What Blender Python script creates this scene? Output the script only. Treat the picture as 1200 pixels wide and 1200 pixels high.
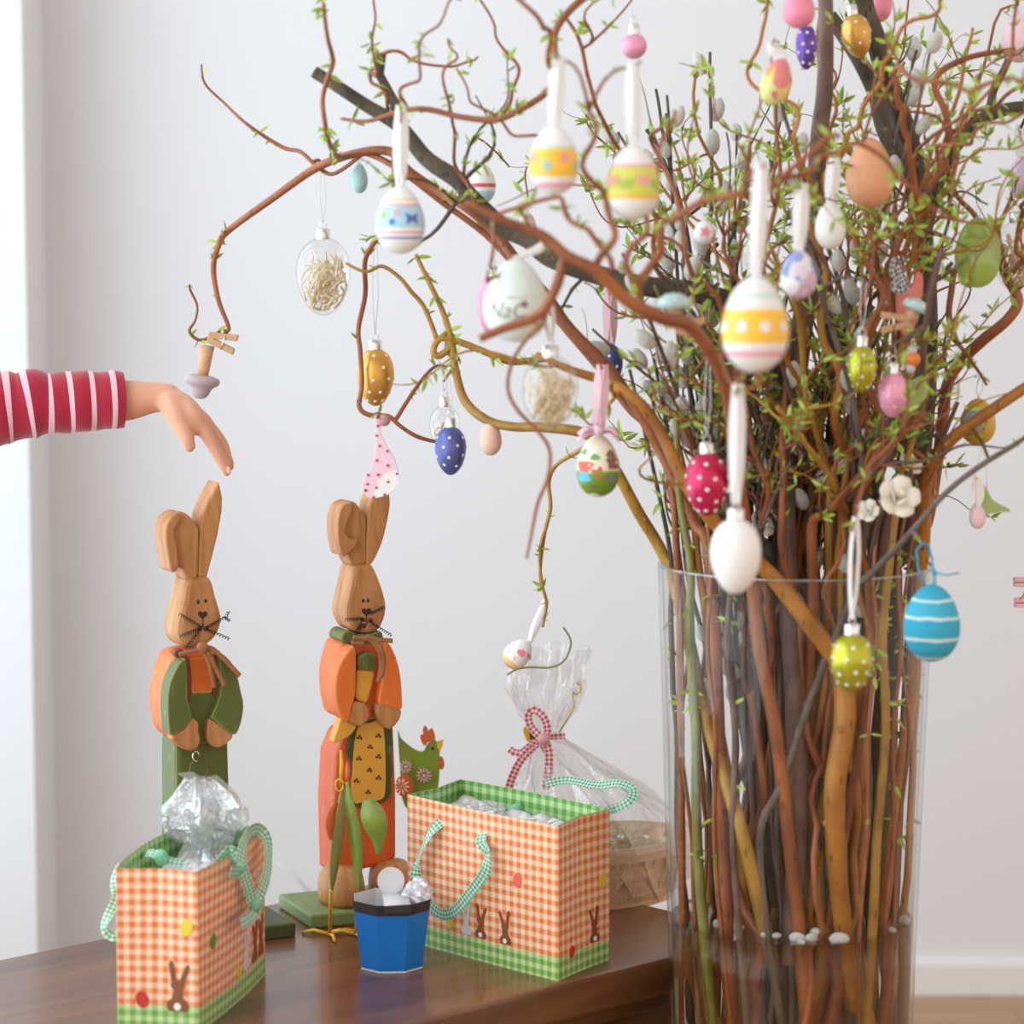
import bpy, bmesh, math, random
from mathutils import Vector, Matrix, noise

scene = bpy.context.scene
for o in list(bpy.data.objects):
    bpy.data.objects.remove(o)

# ---------------------------------------------------------------- camera, light, exposure
F = 3200.0                      # focal length in pixels of a 1200 px frame
CAMZ = 1.0
PITCH = math.atan(310.0 / F)
cam_d = bpy.data.cameras.new('camera')
cam_d.sensor_width = 36.0
cam_d.lens = 36.0 * F / 1200.0
cam_d.clip_start = 0.05
cam_d.dof.use_dof = True
cam_d.dof.focus_distance = 2.44
cam_d.dof.aperture_fstop = 4.8
cam = bpy.data.objects.new('camera', cam_d)
scene.collection.objects.link(cam)
cam.location = (0, 0, CAMZ)
cam.rotation_euler = (math.pi / 2 - PITCH, 0, 0)
scene.camera = cam

world = bpy.data.worlds.new('room_light')
scene.world = world
world.use_nodes = True
bg = world.node_tree.nodes['Background']
bg.inputs[0].default_value = (1.0, 0.865, 0.76, 1)
bg.inputs[1].default_value = 1.14

def area_light(name, loc, rot, sx, sy, power, col):
    l = bpy.data.lights.new(name, 'AREA')
    l.shape = 'RECTANGLE'; l.size = sx; l.size_y = sy; l.energy = power; l.color = col
    o = bpy.data.objects.new(name, l); scene.collection.objects.link(o)
    o.location = loc; o.rotation_euler = rot
    return o
# daylight coming in through the tall window on the left
area_light('window_daylight', (-1.16, 1.6, 1.2), (0, -math.pi / 2, 0), 2.3, 3.6, 56, (0.62, 0.86, 1.0))

scene.view_settings.view_transform = 'Standard'
scene.view_settings.look = 'None'
scene.view_settings.exposure = 0.08
scene.view_settings.gamma = 1.0
scene.view_settings.use_curve_mapping = False
scene.cycles.max_bounces = 14
scene.cycles.transparent_max_bounces = 40
scene.cycles.transmission_bounces = 12

# ---------------------------------------------------------------- helpers
rnd = random.Random(11)
C = scene.collection
CAM = Vector((0, 0, CAMZ))
FWD = Vector((0, math.cos(PITCH), -math.sin(PITCH)))
UPV = Vector((0, math.sin(PITCH), math.cos(PITCH)))
RGT = Vector((1, 0, 0))

def ray(px, py):
    return FWD + RGT * ((px - 600) / F) + UPV * ((600 - py) / F)
def at(px, py, Y):                      # photo pixel -> point at distance Y into the room
    d = ray(px, py)
    return CAM + d * (Y / d.y)
def on_z(px, py, z):                    # photo pixel -> point on a level surface
    d = ray(px, py)
    return CAM + d * ((z - CAMZ) / d.z)
def ppm(Y):
    return F / Y

class MB:
    """collects geometry for one mesh object"""
    def __init__(self):
        self.v = []; self.f = []; self.m = []; self.uv = {}
    def add(self, vs, fs, mi=0, uvs=None):
        b = len(self.v)
        self.v += [tuple(p) for p in vs]
        for k, f in enumerate(fs):
            self.f.append(tuple(i + b for i in f)); self.m.append(mi)
            if uvs: self.uv[len(self.f) - 1] = uvs[k]
    def box(self, x0, x1, y0, y1, z0, z1, mi=0):
        vs = [(x, y, z) for x in (x0, x1) for y in (y0, y1) for z in (z0, z1)]
        self.add(vs, [(0, 1, 3, 2), (4, 6, 7, 5), (0, 4, 5, 1), (2, 3, 7, 6), (0, 2, 6, 4), (1, 5, 7, 3)], mi)
    def tube(self, pts, rad, n=6, mi=0, cap=True, uv=False):
        pts = [Vector(p) for p in pts]
        N = len(pts)
        if not hasattr(rad, '__len__'): rad = [rad] * N
        vs = []; prev = None; s = 0; arc = []
        for i, p in enumerate(pts):
            t = (pts[min(i + 1, N - 1)] - pts[max(i - 1, 0)])
            if t.length < 1e-9: t = Vector((0, 0, 1))
            t.normalize()
            if prev is None:
                a = Vector((0, 0, 1)) if abs(t.z) < .9 else Vector((1, 0, 0))
                u = t.cross(a).normalized()
            else:
                u = (prev - t * prev.dot(t))
                u = u.normalized() if u.length > 1e-6 else t.orthogonal().normalized()
            prev = u; w = t.cross(u)
            if i: s += (p - pts[i - 1]).length
            arc.append(s)
            for k in range(n):
                a = 2 * math.pi * k / n
                vs.append(p + (u * math.cos(a) + w * math.sin(a)) * rad[i])
        fs = []; uvs = []
        for i in range(N - 1):
            for k in range(n):
                k2 = (k + 1) % n
                fs.append((i * n + k, i * n + k2, (i + 1) * n + k2, (i + 1) * n + k))
                uvs.append([(k / n, arc[i]), ((k + 1) / n, arc[i]), ((k + 1) / n, arc[i + 1]), (k / n, arc[i + 1])])
        if cap:
            fs.append(tuple(range(n - 1, -1, -1))); uvs.append([(0, 0)] * n)
            fs.append(tuple(range((N - 1) * n, N * n))); uvs.append([(0, arc[-1])] * n)
        self.add(vs, fs, mi, uvs if uv else None)
    def ball(self, c, rx, ry=None, rz=None, nu=10, nv=7, mi=0, M=None):
        ry = ry or rx; rz = rz or rx
        c = Vector(c); vs = []; fs = []
        def P(x, y, z):
            q = Vector((x * rx, y * ry, z * rz))
            return c + (M @ q if M else q)
        vs.append(P(0, 0, 1))
        for i in range(1, nv):
            t = math.pi * i / nv
            for k in range(nu):
                a = 2 * math.pi * k / nu
                vs.append(P(math.sin(t) * math.cos(a), math.sin(t) * math.sin(a), math.cos(t)))
        vs.append(P(0, 0, -1))
        for k in range(nu):
            fs.append((0, 1 + k, 1 + (k + 1) % nu))
            e = 1 + (nv - 2) * nu
            fs.append((len(vs) - 1, e + (k + 1) % nu, e + k))
        for i in range(nv - 2):
            for k in range(nu):
                a = 1 + i * nu + k; b = 1 + i * nu + (k + 1) % nu
                fs.append((a, a + nu, b + nu, b))
        self.add(vs, fs, mi)
    def lathe(self, prof, n=24, mi=0, closed=False):
        """profile of (r, z) about local z"""
        vs = []; fs = []
        for r, z in prof:
            for k in range(n):
                a = 2 * math.pi * k / n
                vs.append((r * math.cos(a), r * math.sin(a), z))
        m = len(prof)
        for i in range(m if closed else m - 1):
            j = (i + 1) % m
            for k in range(n):
                k2 = (k + 1) % n
                fs.append((i * n + k, i * n + k2, j * n + k2, j * n + k))
        self.add(vs, fs, mi)
    def build(self, name, mats, parent=None, smooth=True, loc=None, kind=None):
        me = bpy.data.meshes.new(name)
        me.from_pydata(self.v, [], self.f)
        if not isinstance(mats, (list, tuple)): mats = [mats]
        for m in mats: me.materials.append(m)
        for p, mi in zip(me.polygons, self.m):
            p.material_index = mi; p.use_smooth = smooth
        if self.uv:
            ul = me.uv_layers.new(name='UVMap')
            for p in me.polygons:
                u = self.uv.get(p.index)
                if u:
                    for li, c in zip(p.loop_indices, u): ul.data[li].uv = c
        me.update()
        o = bpy.data.objects.new(name, me)
        C.objects.link(o)
        if parent is not None: o.parent = parent
        if loc is not None: o.location = loc
        if kind: o['kind'] = kind
        return o

def tag(o, label, cat, group=None):
    o['label'] = label; o['category'] = cat
    if group: o['group'] = group
    return o
def thing(name, label, cat, loc=(0, 0, 0), rotz=0.0, group=None):
    o = bpy.data.objects.new(name, None); C.objects.link(o)
    o.empty_display_size = 0.02
    o.location = loc; o.rotation_euler = (0, 0, rotz)
    return tag(o, label, cat, group)
def struct(o):
    o['kind'] = 'structure'; return o
def bevel(o, w, seg=2, ang=0.6):
    m = o.modifiers.new('bevel', 'BEVEL'); m.width = w; m.segments = seg
    m.limit_method = 'ANGLE'; m.angle_limit = ang
    return o

def crom(pts, sub=6, closed=False):
    """Catmull-Rom through tuples of any length"""
    n = len(pts); out = []
    rng = range(n if closed else n - 1)
    for i in rng:
        if closed:
            p0, p1, p2, p3 = pts[(i - 1) % n], pts[i], pts[(i + 1) % n], pts[(i + 2) % n]
        else:
            p0, p1, p2, p3 = pts[max(i - 1, 0)], pts[i], pts[i + 1], pts[min(i + 2, n - 1)]
        for k in range(sub):
            t = k / sub
            out.append(tuple(0.5 * (2 * b + (c - a) * t + (2 * a - 5 * b + 4 * c - d) * t * t + (3 * b - a - 3 * c + d) * t ** 3)
                             for a, b, c, d in zip(p0, p1, p2, p3)))
    if not closed: out.append(tuple(pts[-1]))
    return out

# ---------------------------------------------------------------- materials
MATS = {}
class NT:
    def __init__(self, m):
        self.t = m.node_tree; self.n = self.t.nodes; self.l = self.t.links
    def new(self, typ, **kw):
        x = self.n.new(typ)
        for k, v in kw.items(): setattr(x, k, v)
        return x
    def link(self, a, b): self.l.new(a, b)
    def math(self, op, a, b=None, c=None):
        x = self.n.new('ShaderNodeMath'); x.operation = op
        for i, q in enumerate((a, b, c)):
            if q is None: continue
            if isinstance(q, (int, float)): x.inputs[i].default_value = q
            else: self.l.new(q, x.inputs[i])
        return x.outputs[0]
    def mix(self, fac, a, b):
        x = self.n.new('ShaderNodeMix'); x.data_type = 'RGBA'
        for i, q in ((0, fac), (6, a), (7, b)):
            if isinstance(q, (int, float)): x.inputs[i].default_value = q
            elif isinstance(q, (tuple, list)): x.inputs[i].default_value = (*q[:3], 1)
            else: self.l.new(q, x.inputs[i])
        return x.outputs[2]
def base_mat(name, rough=0.5, metal=0.0, spec=0.5):
    m = bpy.data.materials.new(name); m.use_nodes = True
    b = m.node_tree.nodes['Principled BSDF']
    b.inputs['Roughness'].default_value = rough
    b.inputs['Metallic'].default_value = metal
    b.inputs['Specular IOR Level'].default_value = spec
    return m, NT(m), b
def srgb(*c):
    return tuple(((x / 255) / 12.92 if x / 255 <= .04045 else ((x / 255 + .055) / 1.055) ** 2.4) for x in c)
def plain(name, col, rough=0.5, metal=0.0, var=0.12, scale=60.0, bump=0.0, bscale=200.0, stretch=(1, 1, 1), spec=0.5, coat=0.0, sheen=0.0, trans=0.0):
    """one colour with a little procedural mottling"""
    if name in MATS: return MATS[name]
    m, t, b = base_mat(name, rough, metal, spec)
    tc = t.new('ShaderNodeTexCoord'); mp = t.new('ShaderNodeMapping'); mp.inputs['Scale'].default_value = stretch
    t.link(tc.outputs['Object'], mp.inputs[0])
    nz = t.new('ShaderNodeTexNoise'); nz.inputs['Scale'].default_value = scale; nz.inputs['Detail'].default_value = 4
    t.link(mp.outputs[0], nz.inputs[0])
    lo = tuple(c * (1 - var) for c in col); hi = tuple(min(1, c * (1 + var)) for c in col)
    t.link(t.mix(nz.outputs[0], lo, hi), b.inputs['Base Color'])
    if bump:
        n2 = t.new('ShaderNodeTexNoise'); n2.inputs['Scale'].default_value = bscale; n2.inputs['Detail'].default_value = 3
        t.link(mp.outputs[0], n2.inputs[0])
        bp = t.new('ShaderNodeBump'); bp.inputs['Strength'].default_value = bump; bp.inputs['Distance'].default_value = .002
        t.link(n2.outputs[0], bp.inputs['Height']); t.link(bp.outputs[0], b.inputs['Normal'])
    if coat: b.inputs['Coat Weight'].default_value = coat
    if sheen: b.inputs['Sheen Weight'].default_value = sheen
    if trans: b.inputs['Subsurface Weight'].default_value = trans; b.inputs['Subsurface Radius'].default_value = (.01, .006, .004); b.inputs['Subsurface Scale'].default_value = .3
    MATS[name] = m
    return m

def gingham(name, dark, light, period, green_edge=None, rough=0.35):
    """woven check from UV metres; optional printed grass strip along the lower edge"""
    if name in MATS: return MATS[name]
    m, t, b = base_mat(name, rough)
    uv = t.new('ShaderNodeUVMap'); uv.uv_map = 'UVMap'
    sp = t.new('ShaderNodeSeparateXYZ'); t.link(uv.outputs[0], sp.inputs[0])
    def stripe(s):
        w = t.math('PINGPONG', t.math('DIVIDE', s, period), 0.5)         # 0..0.5
        r = t.new('ShaderNodeMapRange'); r.interpolation_type = 'SMOOTHSTEP'
        r.inputs[1].default_value = .19; r.inputs[2].default_value = .31
        t.link(w, r.inputs[0]); return r.outputs[0]
    su, sv = stripe(sp.outputs[0]), stripe(sp.outputs[1])
    k = t.math('MULTIPLY', t.math('ADD', su, sv), 0.5)
    col = t.mix(t.math('POWER', k, 0.9), light, dark)
    if green_edge:
        h, gd, gl = green_edge
        gcol = t.mix(t.math('POWER', k, 0.9), gl, gd)
        nz = t.new('ShaderNodeTexNoise'); nz.noise_dimensions = '1D'; nz.inputs['Scale'].default_value = 45
        t.link(sp.outputs[0], nz.inputs['W'])
        lim = t.math('ADD', h, t.math('MULTIPLY', t.math('SUBTRACT', nz.outputs[0], .5), .009))
        col = t.mix(t.math('LESS_THAN', sp.outputs[1], lim), col, gcol)
    t.link(col, b.inputs['Base Color'])
    MATS[name] = m
    return m

def clear(name, tint=(1, 1, 1), gloss=0.04, rough=0.02, ior=1.45, bump=0.0, bscale=60, haze=0.0):
    """thin clear glass or film: see-through with Fresnel reflections"""
    if name in MATS: return MATS[name]
    m = bpy.data.materials.new(name); m.use_nodes = True
    t = NT(m); t.n.remove(t.n['Principled BSDF']); out = t.n['Material Output']
    tr = t.new('ShaderNodeBsdfTransparent'); tr.inputs[0].default_value = (*tint, 1)
    gl = t.new('ShaderNodeBsdfGlossy'); gl.inputs['Roughness'].default_value = rough
    fr = t.new('ShaderNodeLayerWeight'); fr.inputs[0].default_value = .5
    f0 = ((ior - 1) / (ior + 1)) ** 2
    if bump:
        tc = t.new('ShaderNodeTexCoord')
        nz = t.new('ShaderNodeTexNoise'); nz.inputs['Scale'].default_value = bscale; nz.inputs['Detail'].default_value = 4
        t.link(tc.outputs['Object'], nz.inputs[0])
        bp = t.new('ShaderNodeBump'); bp.inputs['Strength'].default_value = bump; bp.inputs['Distance'].default_value = .006
        t.link(nz.outputs[0], bp.inputs['Height'])
        t.link(bp.outputs[0], gl.inputs['Normal']); t.link(bp.outputs[0], fr.inputs['Normal'])
    mx = t.new('ShaderNodeMixShader')
    f = t.math('ADD', t.math('MULTIPLY', t.math('POWER', fr.outputs['Facing'], 5.0), 1 - f0), f0 + gloss)
    t.link(t.math('MINIMUM', f, 1.0), mx.inputs[0]); t.link(tr.outputs[0], mx.inputs[1]); t.link(gl.outputs[0], mx.inputs[2])
    res = mx.outputs[0]
    if haze:
        df = t.new('ShaderNodeBsdfDiffuse'); df.inputs[0].default_value = (.95, .95, .96, 1)
        m2 = t.new('ShaderNodeMixShader'); m2.inputs[0].default_value = haze
        t.link(res, m2.inputs[1]); t.link(df.outputs[0], m2.inputs[2]); res = m2.outputs[0]
    t.link(res, out.inputs[0])
    MATS[name] = m
    return m

def bands(name, h, stops, rough=0.35, coat=0.2, mottle=0.0, mcols=None):
    """painted bands along an egg's own height; stops = [(0..1 from the bottom, colour)]"""
    if name in MATS: return MATS[name]
    m, t, b = base_mat(name, rough)
    b.inputs['Coat Weight'].default_value = coat
    tc = t.new('ShaderNodeTexCoord'); sp = t.new('ShaderNodeSeparateXYZ'); t.link(tc.outputs['Object'], sp.inputs[0])
    f = t.math('ADD', t.math('DIVIDE', sp.outputs[2], h), .5)
    nz = t.new('ShaderNodeTexNoise'); nz.inputs['Scale'].default_value = 90; t.link(tc.outputs['Object'], nz.inputs[0])
    f = t.math('ADD', f, t.math('MULTIPLY', t.math('SUBTRACT', nz.outputs[0], .5), .018 + mottle))
    cr = t.new('ShaderNodeValToRGB'); cr.color_ramp.interpolation = 'CONSTANT'
    e = cr.color_ramp.elements
    while len(e) > 1: e.remove(e[-1])
    e[0].position = stops[0][0]; e[0].color = (*stops[0][1], 1)
    for p, c in stops[1:]:
        x = e.new(p); x.color = (*c, 1)
    t.link(f, cr.inputs[0]); col = cr.outputs[0]
    t.link(col, b.inputs['Base Color'])
    MATS[name] = m
    return m

def patches(name, cols, scale=60, rough=.3, coat=.3):
    """printed blotches of several colours"""
    if name in MATS: return MATS[name]
    m, t, b = base_mat(name, rough); b.inputs['Coat Weight'].default_value = coat
    tc = t.new('ShaderNodeTexCoord')
    vo = t.new('ShaderNodeTexVoronoi'); vo.inputs['Scale'].default_value = scale
    t.link(tc.outputs['Object'], vo.inputs[0])
    sp = t.new('ShaderNodeSeparateColor'); t.link(vo.outputs['Color'], sp.inputs[0])
    cr = t.new('ShaderNodeValToRGB'); cr.color_ramp.interpolation = 'CONSTANT'
    e = cr.color_ramp.elements
    while len(e) > 1: e.remove(e[-1])
    e[0].position = 0; e[0].color = (*cols[0], 1)
    for i, c in enumerate(cols[1:]):
        x = e.new((i + 1) / len(cols)); x.color = (*c, 1)
    t.link(sp.outputs[0], cr.inputs[0]); t.link(cr.outputs[0], b.inputs['Base Color'])
    MATS[name] = m
    return m

def wood(name, dark, light, scale=4.0, stretch=(1, 12, 12), rough=0.3, coat=0.0, bump=0.1, contrast=(.35, .65)):
    if name in MATS: return MATS[name]
    m, t, b = base_mat(name, rough)
    tc = t.new('ShaderNodeTexCoord'); mp = t.new('ShaderNodeMapping'); mp.inputs['Scale'].default_value = stretch
    t.link(tc.outputs['Object'], mp.inputs[0])
    nz = t.new('ShaderNodeTexNoise'); nz.inputs['Scale'].default_value = scale; nz.inputs['Detail'].default_value = 8; nz.inputs['Distortion'].default_value = .6
    t.link(mp.outputs[0], nz.inputs[0])
    cr = t.new('ShaderNodeValToRGB'); e = cr.color_ramp.elements
    e[0].position = contrast[0]; e[0].color = (*dark, 1); e[1].position = contrast[1]; e[1].color = (*light, 1)
    t.link(nz.outputs[0], cr.inputs[0])
    n2 = t.new('ShaderNodeTexNoise'); n2.inputs['Scale'].default_value = scale * 1.3; n2.inputs['Detail'].default_value = 5
    t.link(tc.outputs['Object'], n2.inputs[0])
    col = t.mix(t.math('MULTIPLY', n2.outputs[0], .5), cr.outputs[0], dark)
    t.link(col, b.inputs['Base Color'])
    bp = t.new('ShaderNodeBump'); bp.inputs['Strength'].default_value = bump; bp.inputs['Distance'].default_value = .002
    t.link(nz.outputs[0], bp.inputs['Height']); t.link(bp.outputs[0], b.inputs['Normal'])
    b.inputs['Coat Weight'].default_value = coat; b.inputs['Coat Roughness'].default_value = .12
    MATS[name] = m
    return m

def worn(name, col, streak, rough=.55):
    """hand-painted wood with rubbed streaks of a paler tone"""
    if name in MATS: return MATS[name]
    m, t, b = base_mat(name, rough)
    tc = t.new('ShaderNodeTexCoord'); mp = t.new('ShaderNodeMapping'); mp.inputs['Scale'].default_value = (1, 1, .22)
    t.link(tc.outputs['Object'], mp.inputs[0])
    n1 = t.new('ShaderNodeTexNoise'); n1.inputs['Scale'].default_value = 45; n1.inputs['Detail'].default_value = 5; t.link(mp.outputs[0], n1.inputs[0])
    n2 = t.new('ShaderNodeTexNoise'); n2.inputs['Scale'].default_value = 170; n2.inputs['Detail'].default_value = 6; t.link(mp.outputs[0], n2.inputs[0])
    c = t.mix(n1.outputs[0], tuple(x * .72 for x in col), tuple(min(1, x * 1.25) for x in col))
    r = t.new('ShaderNodeMapRange'); r.inputs[1].default_value = .64; r.inputs[2].default_value = .72; t.link(n2.outputs[0], r.inputs[0])
    ge = t.new('ShaderNodeNewGeometry'); bv = t.new('ShaderNodeBevel'); bv.samples = 4; bv.inputs['Radius'].default_value = .0022
    dp = t.new('ShaderNodeVectorMath'); dp.operation = 'DOT_PRODUCT'
    t.link(ge.outputs['Normal'], dp.inputs[0]); t.link(bv.outputs[0], dp.inputs[1])
    e_ = t.new('ShaderNodeMapRange'); e_.inputs[1].default_value = .98; e_.inputs[2].default_value = .86
    t.link(t.math('ADD', dp.outputs['Value'], t.math('MULTIPLY', t.math('SUBTRACT', n2.outputs[0], .5), .2)), e_.inputs[0])
    k = t.math('MAXIMUM', t.math('MULTIPLY', r.outputs[0], .55), t.math('MULTIPLY', e_.outputs[0], .6))
    t.link(t.mix(k, c, streak), b.inputs['Base Color'])
    bp = t.new('ShaderNodeBump'); bp.inputs['Strength'].default_value = .35; bp.inputs['Distance'].default_value = .002
    t.link(n1.outputs[0], bp.inputs['Height']); t.link(bp.outputs[0], b.inputs['Normal'])
    MATS[name] = m
    return m

WALL = plain('wall_paint', (.775, .795, .835), .9, var=.012, scale=2.0, bump=.05, bscale=120, spec=.2)
TRIM = plain('trim_white', (.82, .82, .82), .45, var=.01)
WHITE = plain('white_paint', (.86, .86, .85), .45, var=.02)
GLASS = clear('vase_glass', (.985, .99, .988), .0, .01, 1.3)
ORNGLASS = clear('ornament_glass', (.99, .99, .985), .06, .03, 1.35)
FILM = clear('cellophane', (.985, .985, .99), .12, .07, 1.4, bump=1.0, bscale=38, haze=.08)
FILM2 = clear('crumpled_cellophane', (.975, .98, .985), .26, .10, 1.6, bump=1.0, bscale=70, haze=.10)
SILVER = plain('silver_cap', (.85, .85, .86), .22, metal=1.0, var=.05)
THREAD = plain('clear_thread', (.75, .75, .77), .35, var=.05)
BLACK = plain('black_wire', (.02, .018, .017), .5)
def bark(name, col, hi, rough=.42, scale=1.0, rugged=.25):
    """lengthwise streaks, pale patches and dark lenticels"""
    m, t, b = base_mat(name, rough, spec=.45)
    tc = t.new('ShaderNodeTexCoord'); mp = t.new('ShaderNodeMapping'); mp.inputs['Scale'].default_value = (1, 1, .28); t.link(tc.outputs['Object'], mp.inputs[0])
    n1 = t.new('ShaderNodeTexNoise'); n1.inputs['Scale'].default_value = 26 * scale; n1.inputs['Detail'].default_value = 3; t.link(tc.outputs['Object'], n1.inputs[0])
    n2 = t.new('ShaderNodeTexNoise'); n2.inputs['Scale'].default_value = 260 * scale; n2.inputs['Detail'].default_value = 5; t.link(mp.outputs[0], n2.inputs[0])
    vo = t.new('ShaderNodeTexVoronoi'); vo.inputs['Scale'].default_value = 130 * scale; t.link(mp.outputs[0], vo.inputs[0])
    r = t.new('ShaderNodeMapRange'); r.inputs[1].default_value = .34; r.inputs[2].default_value = .66; t.link(n1.outputs[0], r.inputs[0])
    c = t.mix(r.outputs[0], tuple(x * .62 for x in col), hi)
    c = t.mix(t.math('MULTIPLY', n2.outputs[0], .75), c, tuple(x * .8 for x in col))
    sp_ = t.math('MULTIPLY', t.math('LESS_THAN', vo.outputs['Distance'], .16), .7)
    c = t.mix(sp_, c, tuple(x * .3 for x in col))
    t.link(c, b.inputs['Base Color'])
    bp = t.new('ShaderNodeBump'); bp.inputs['Strength'].default_value = rugged; bp.inputs['Distance'].default_value = .002
    t.link(n2.outputs[0], bp.inputs['Height']); t.link(bp.outputs[0], b.inputs['Normal'])
    MATS[name] = m
    return m
BARK_RED = bark('bark_red', (.32, .095, .032), (.46, .15, .05))
BARK_ORANGE = bark('bark_orange', (.45, .165, .02), (.60, .26, .04))
BARK_YELLOW = bark('bark_yellow', (.42, .21, .025), (.58, .33, .055))
BARK_OLIVE = bark('bark_olive', (.22, .22, .05), (.36, .35, .10))
BARK_DARK = bark('bark_dark', (.075, .057, .038), (.17, .135, .09), .75, 1.2, .8)
BARK_GREY = bark('bark_grey_brown', (.13, .095, .075), (.24, .19, .155), .65, 1.0, .5)
BARK_MAUVE = bark('bark_mauve', (.15, .08, .062), (.25, .15, .12), .55, 1.0, .4)
LEAF = plain('willow_leaf', (.37, .50, .07), .5, var=.35, scale=40)
LEAF2 = plain('broad_leaf', (.12, .30, .06), .45, var=.35, scale=40)
CATKIN = plain('catkin_fur', (.68, .67, .62), .9, var=.25, scale=260, bump=1.0, bscale=900, sheen=.8)
PETAL = plain('cream_petal', (.93, .87, .76), .6, var=.1, scale=60)
# ---------------------------------------------------------------- the room
YW = 3.6
XL = at(60, 600, YW).x                   # corner of the back wall and the window pier
YJ = 3.44                                # front of the pier, where the window bay begins
def wall(name, x0, x1, y0, y1, z0, z1, mat=WALL):
    b = MB(); b.box(x0, x1, y0, y1, z0, z1); return struct(b.build(name, mat, smooth=False))
wall('wall_back', XL, 3.2, YW, YW + .12, 0, 2.7)
wall('wall_left', -1.12, XL, YJ, YW + .12, 0, 2.7)
wall('ceiling', -1.12, 3.2, -1.0, YW + .12, 2.66, 2.72)
wall('trim_1', XL, 3.2, YW - .014, YW, 0, .041, TRIM)
wall('trim_2', XL, 3.2, YW - .009, YW, .041, .046, TRIM)
wf = MB()                                # tall window frame closing the bay
for y in (-.2, 1.0, 2.2, 3.37):
    wf.box(-1.11, -1.06, y, y + .06, .02, 2.65)
wf.box(-1.11, -1.06, -.2, 3.43, .02, .1); wf.box(-1.11, -1.06, -.2, 3.43, 2.58, 2.66)
struct(wf.build('window_1', TRIM, smooth=False))

FLOOR_A = wood('oak_floor', (.34, .17, .075), (.52, .30, .15), 3.0, (1, 14, 14), .35, coat=.15, bump=.05)
fb = MB(); fb.box(-1.75, 3.2, -1.0, YW + .12, -.05, -.004)
floor = struct(fb.build('floor', wood('subfloor', (.2, .1, .05), (.3, .16, .08)), smooth=False))
pm = {}
prow = 0
y = YW - .014
while y > 2.2:
    y0 = y - .068
    x = -1.7 - rnd.random() * .6
    while x < 3.1:
        L = .9
        key = round(L, 2)
        if key not in pm:
            q = MB(); q.box(0, L - .0016, 0, .0665, -.004, 0)
            o = q.build('plank', FLOOR_A, floor, smooth=False); pm[key] = o.data; bevel(o, .0008, 1)
        else:
            o = bpy.data.objects.new('plank', pm[key]); C.objects.link(o); o.parent = floor
        o.location = (max(x, -1.74), y0, 0)
        x += L
    y = y0
big = MB(); big.box(-1.75, 3.2, -1.0, y, -.004, 0)
o = big.build('floorboards', FLOOR_A, floor, smooth=False); o['kind'] = 'stuff'

# ---------------------------------------------------------------- the low wooden chest
ZT = CAMZ - .613
pA, pB = on_z(490, 1197, ZT), on_z(790, 1118, ZT)
fdir = (pB - pA).normalized()
qA, qB = on_z(0, 1122, ZT), on_z(383, 1047, ZT)
gdir = (qB - qA).normalized()
tdir = (fdir + gdir).normalized()
tn = Vector((-tdir.y, tdir.x, 0))
TANG = math.atan2(tdir.y, tdir.x)
fmid = (pA + pB) / 2; gmid = (qA + qB) / 2
width = (gmid - fmid).dot(tn)
cornR = fmid + tdir * ((on_z(890, 1092, ZT) - fmid).dot(tdir))   # front right corner
LEN = 1.45
TABWOOD = wood('dark_chest_wood', (.055, .020, .010), (.21, .088, .036), 3.2, (1, 9, 9), .3, coat=.5, bump=.12)
TABTOP = wood('chest_top_wood', (.085, .030, .012), (.25, .10, .038), 3.2, (1, 9, 9), .34, coat=.4, bump=.08)
chest = thing('wooden_chest', 'low dark brown wooden chest with a polished top, carrying rabbits and gift bags', 'chest', (cornR.x, cornR.y, 0), TANG)
def cbox(name, x0, x1, y0, y1, z0, z1, mat, bv=.004):
    b = MB(); b.box(x0, x1, y0, y1, z0, z1)
    return bevel(b.build(name, mat, chest, smooth=False), bv)
cbox('table_top', -LEN, 0, 0, width, ZT - .034, ZT, TABTOP, .004)
cbox('moulding', -LEN + .012, -.012, .012, width - .012, ZT - .050, ZT - .034, TABWOOD)
cbox('body', -LEN + .022, -.022, .022, width - .022, .06, ZT - .050, TABWOOD)
cbox('drawer_front', -LEN / 2 + .01, -.05, .016, .023, .09, ZT - .070, TABWOOD, .003)
cbox('drawer_front', -LEN + .05, -LEN / 2 - .01, .016, .023, .09, ZT - .070, TABWOOD, .003)
for lx in (-LEN + .03, -.09):
    for ly in (.03, width - .09):
        cbox('foot', lx, lx + .06, ly, ly + .06, 0, .06, TABWOOD)

# ---------------------------------------------------------------- the glass vase
VC = at(932, 662, 2.28); VX, VY, ZR = VC.x, VC.y, VC.z
ZW = at(935, 1072, 2.28).z              # water level
VR = 162.0 / ppm(2.285)
def vr(z):                               # outer radius
    t = max(0, min(1, z / ZR))
    return VR * (.845 + .155 * t ** 1.5)
vase = thing('glass_vase', 'tall clear glass cylinder vase standing on the floor, filled with branches', 'vase', (VX, VY, 0))
b = MB(); TH = .0035
zs = [ZR * i / 24 for i in range(25)]
prof = [(.0001, .0005)] + [(vr(z) - (.004 if z == 0 else 0), z + (.0005 if z == 0 else 0)) for z in zs]
rim = [(vr(ZR) - TH * .2, ZR + .0012), (vr(ZR) - TH * .8, ZR + .0012)]
inner = [(vr(z) - TH, z) for z in reversed(zs) if z > .02] + [(vr(.02) - TH - .004, .018), (.0001, .018)]
b.lathe(prof + rim + inner, 72)
b.build('glass_wall', GLASS, vase)
rb = MB()
rb.lathe([(vr(ZR) - TH * (.5 + .5 * math.cos(a)), ZR + .0005 + TH * .5 * math.sin(a)) for a in [2 * math.pi * k / 10 for k in range(10)]], 96, closed=True)
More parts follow.
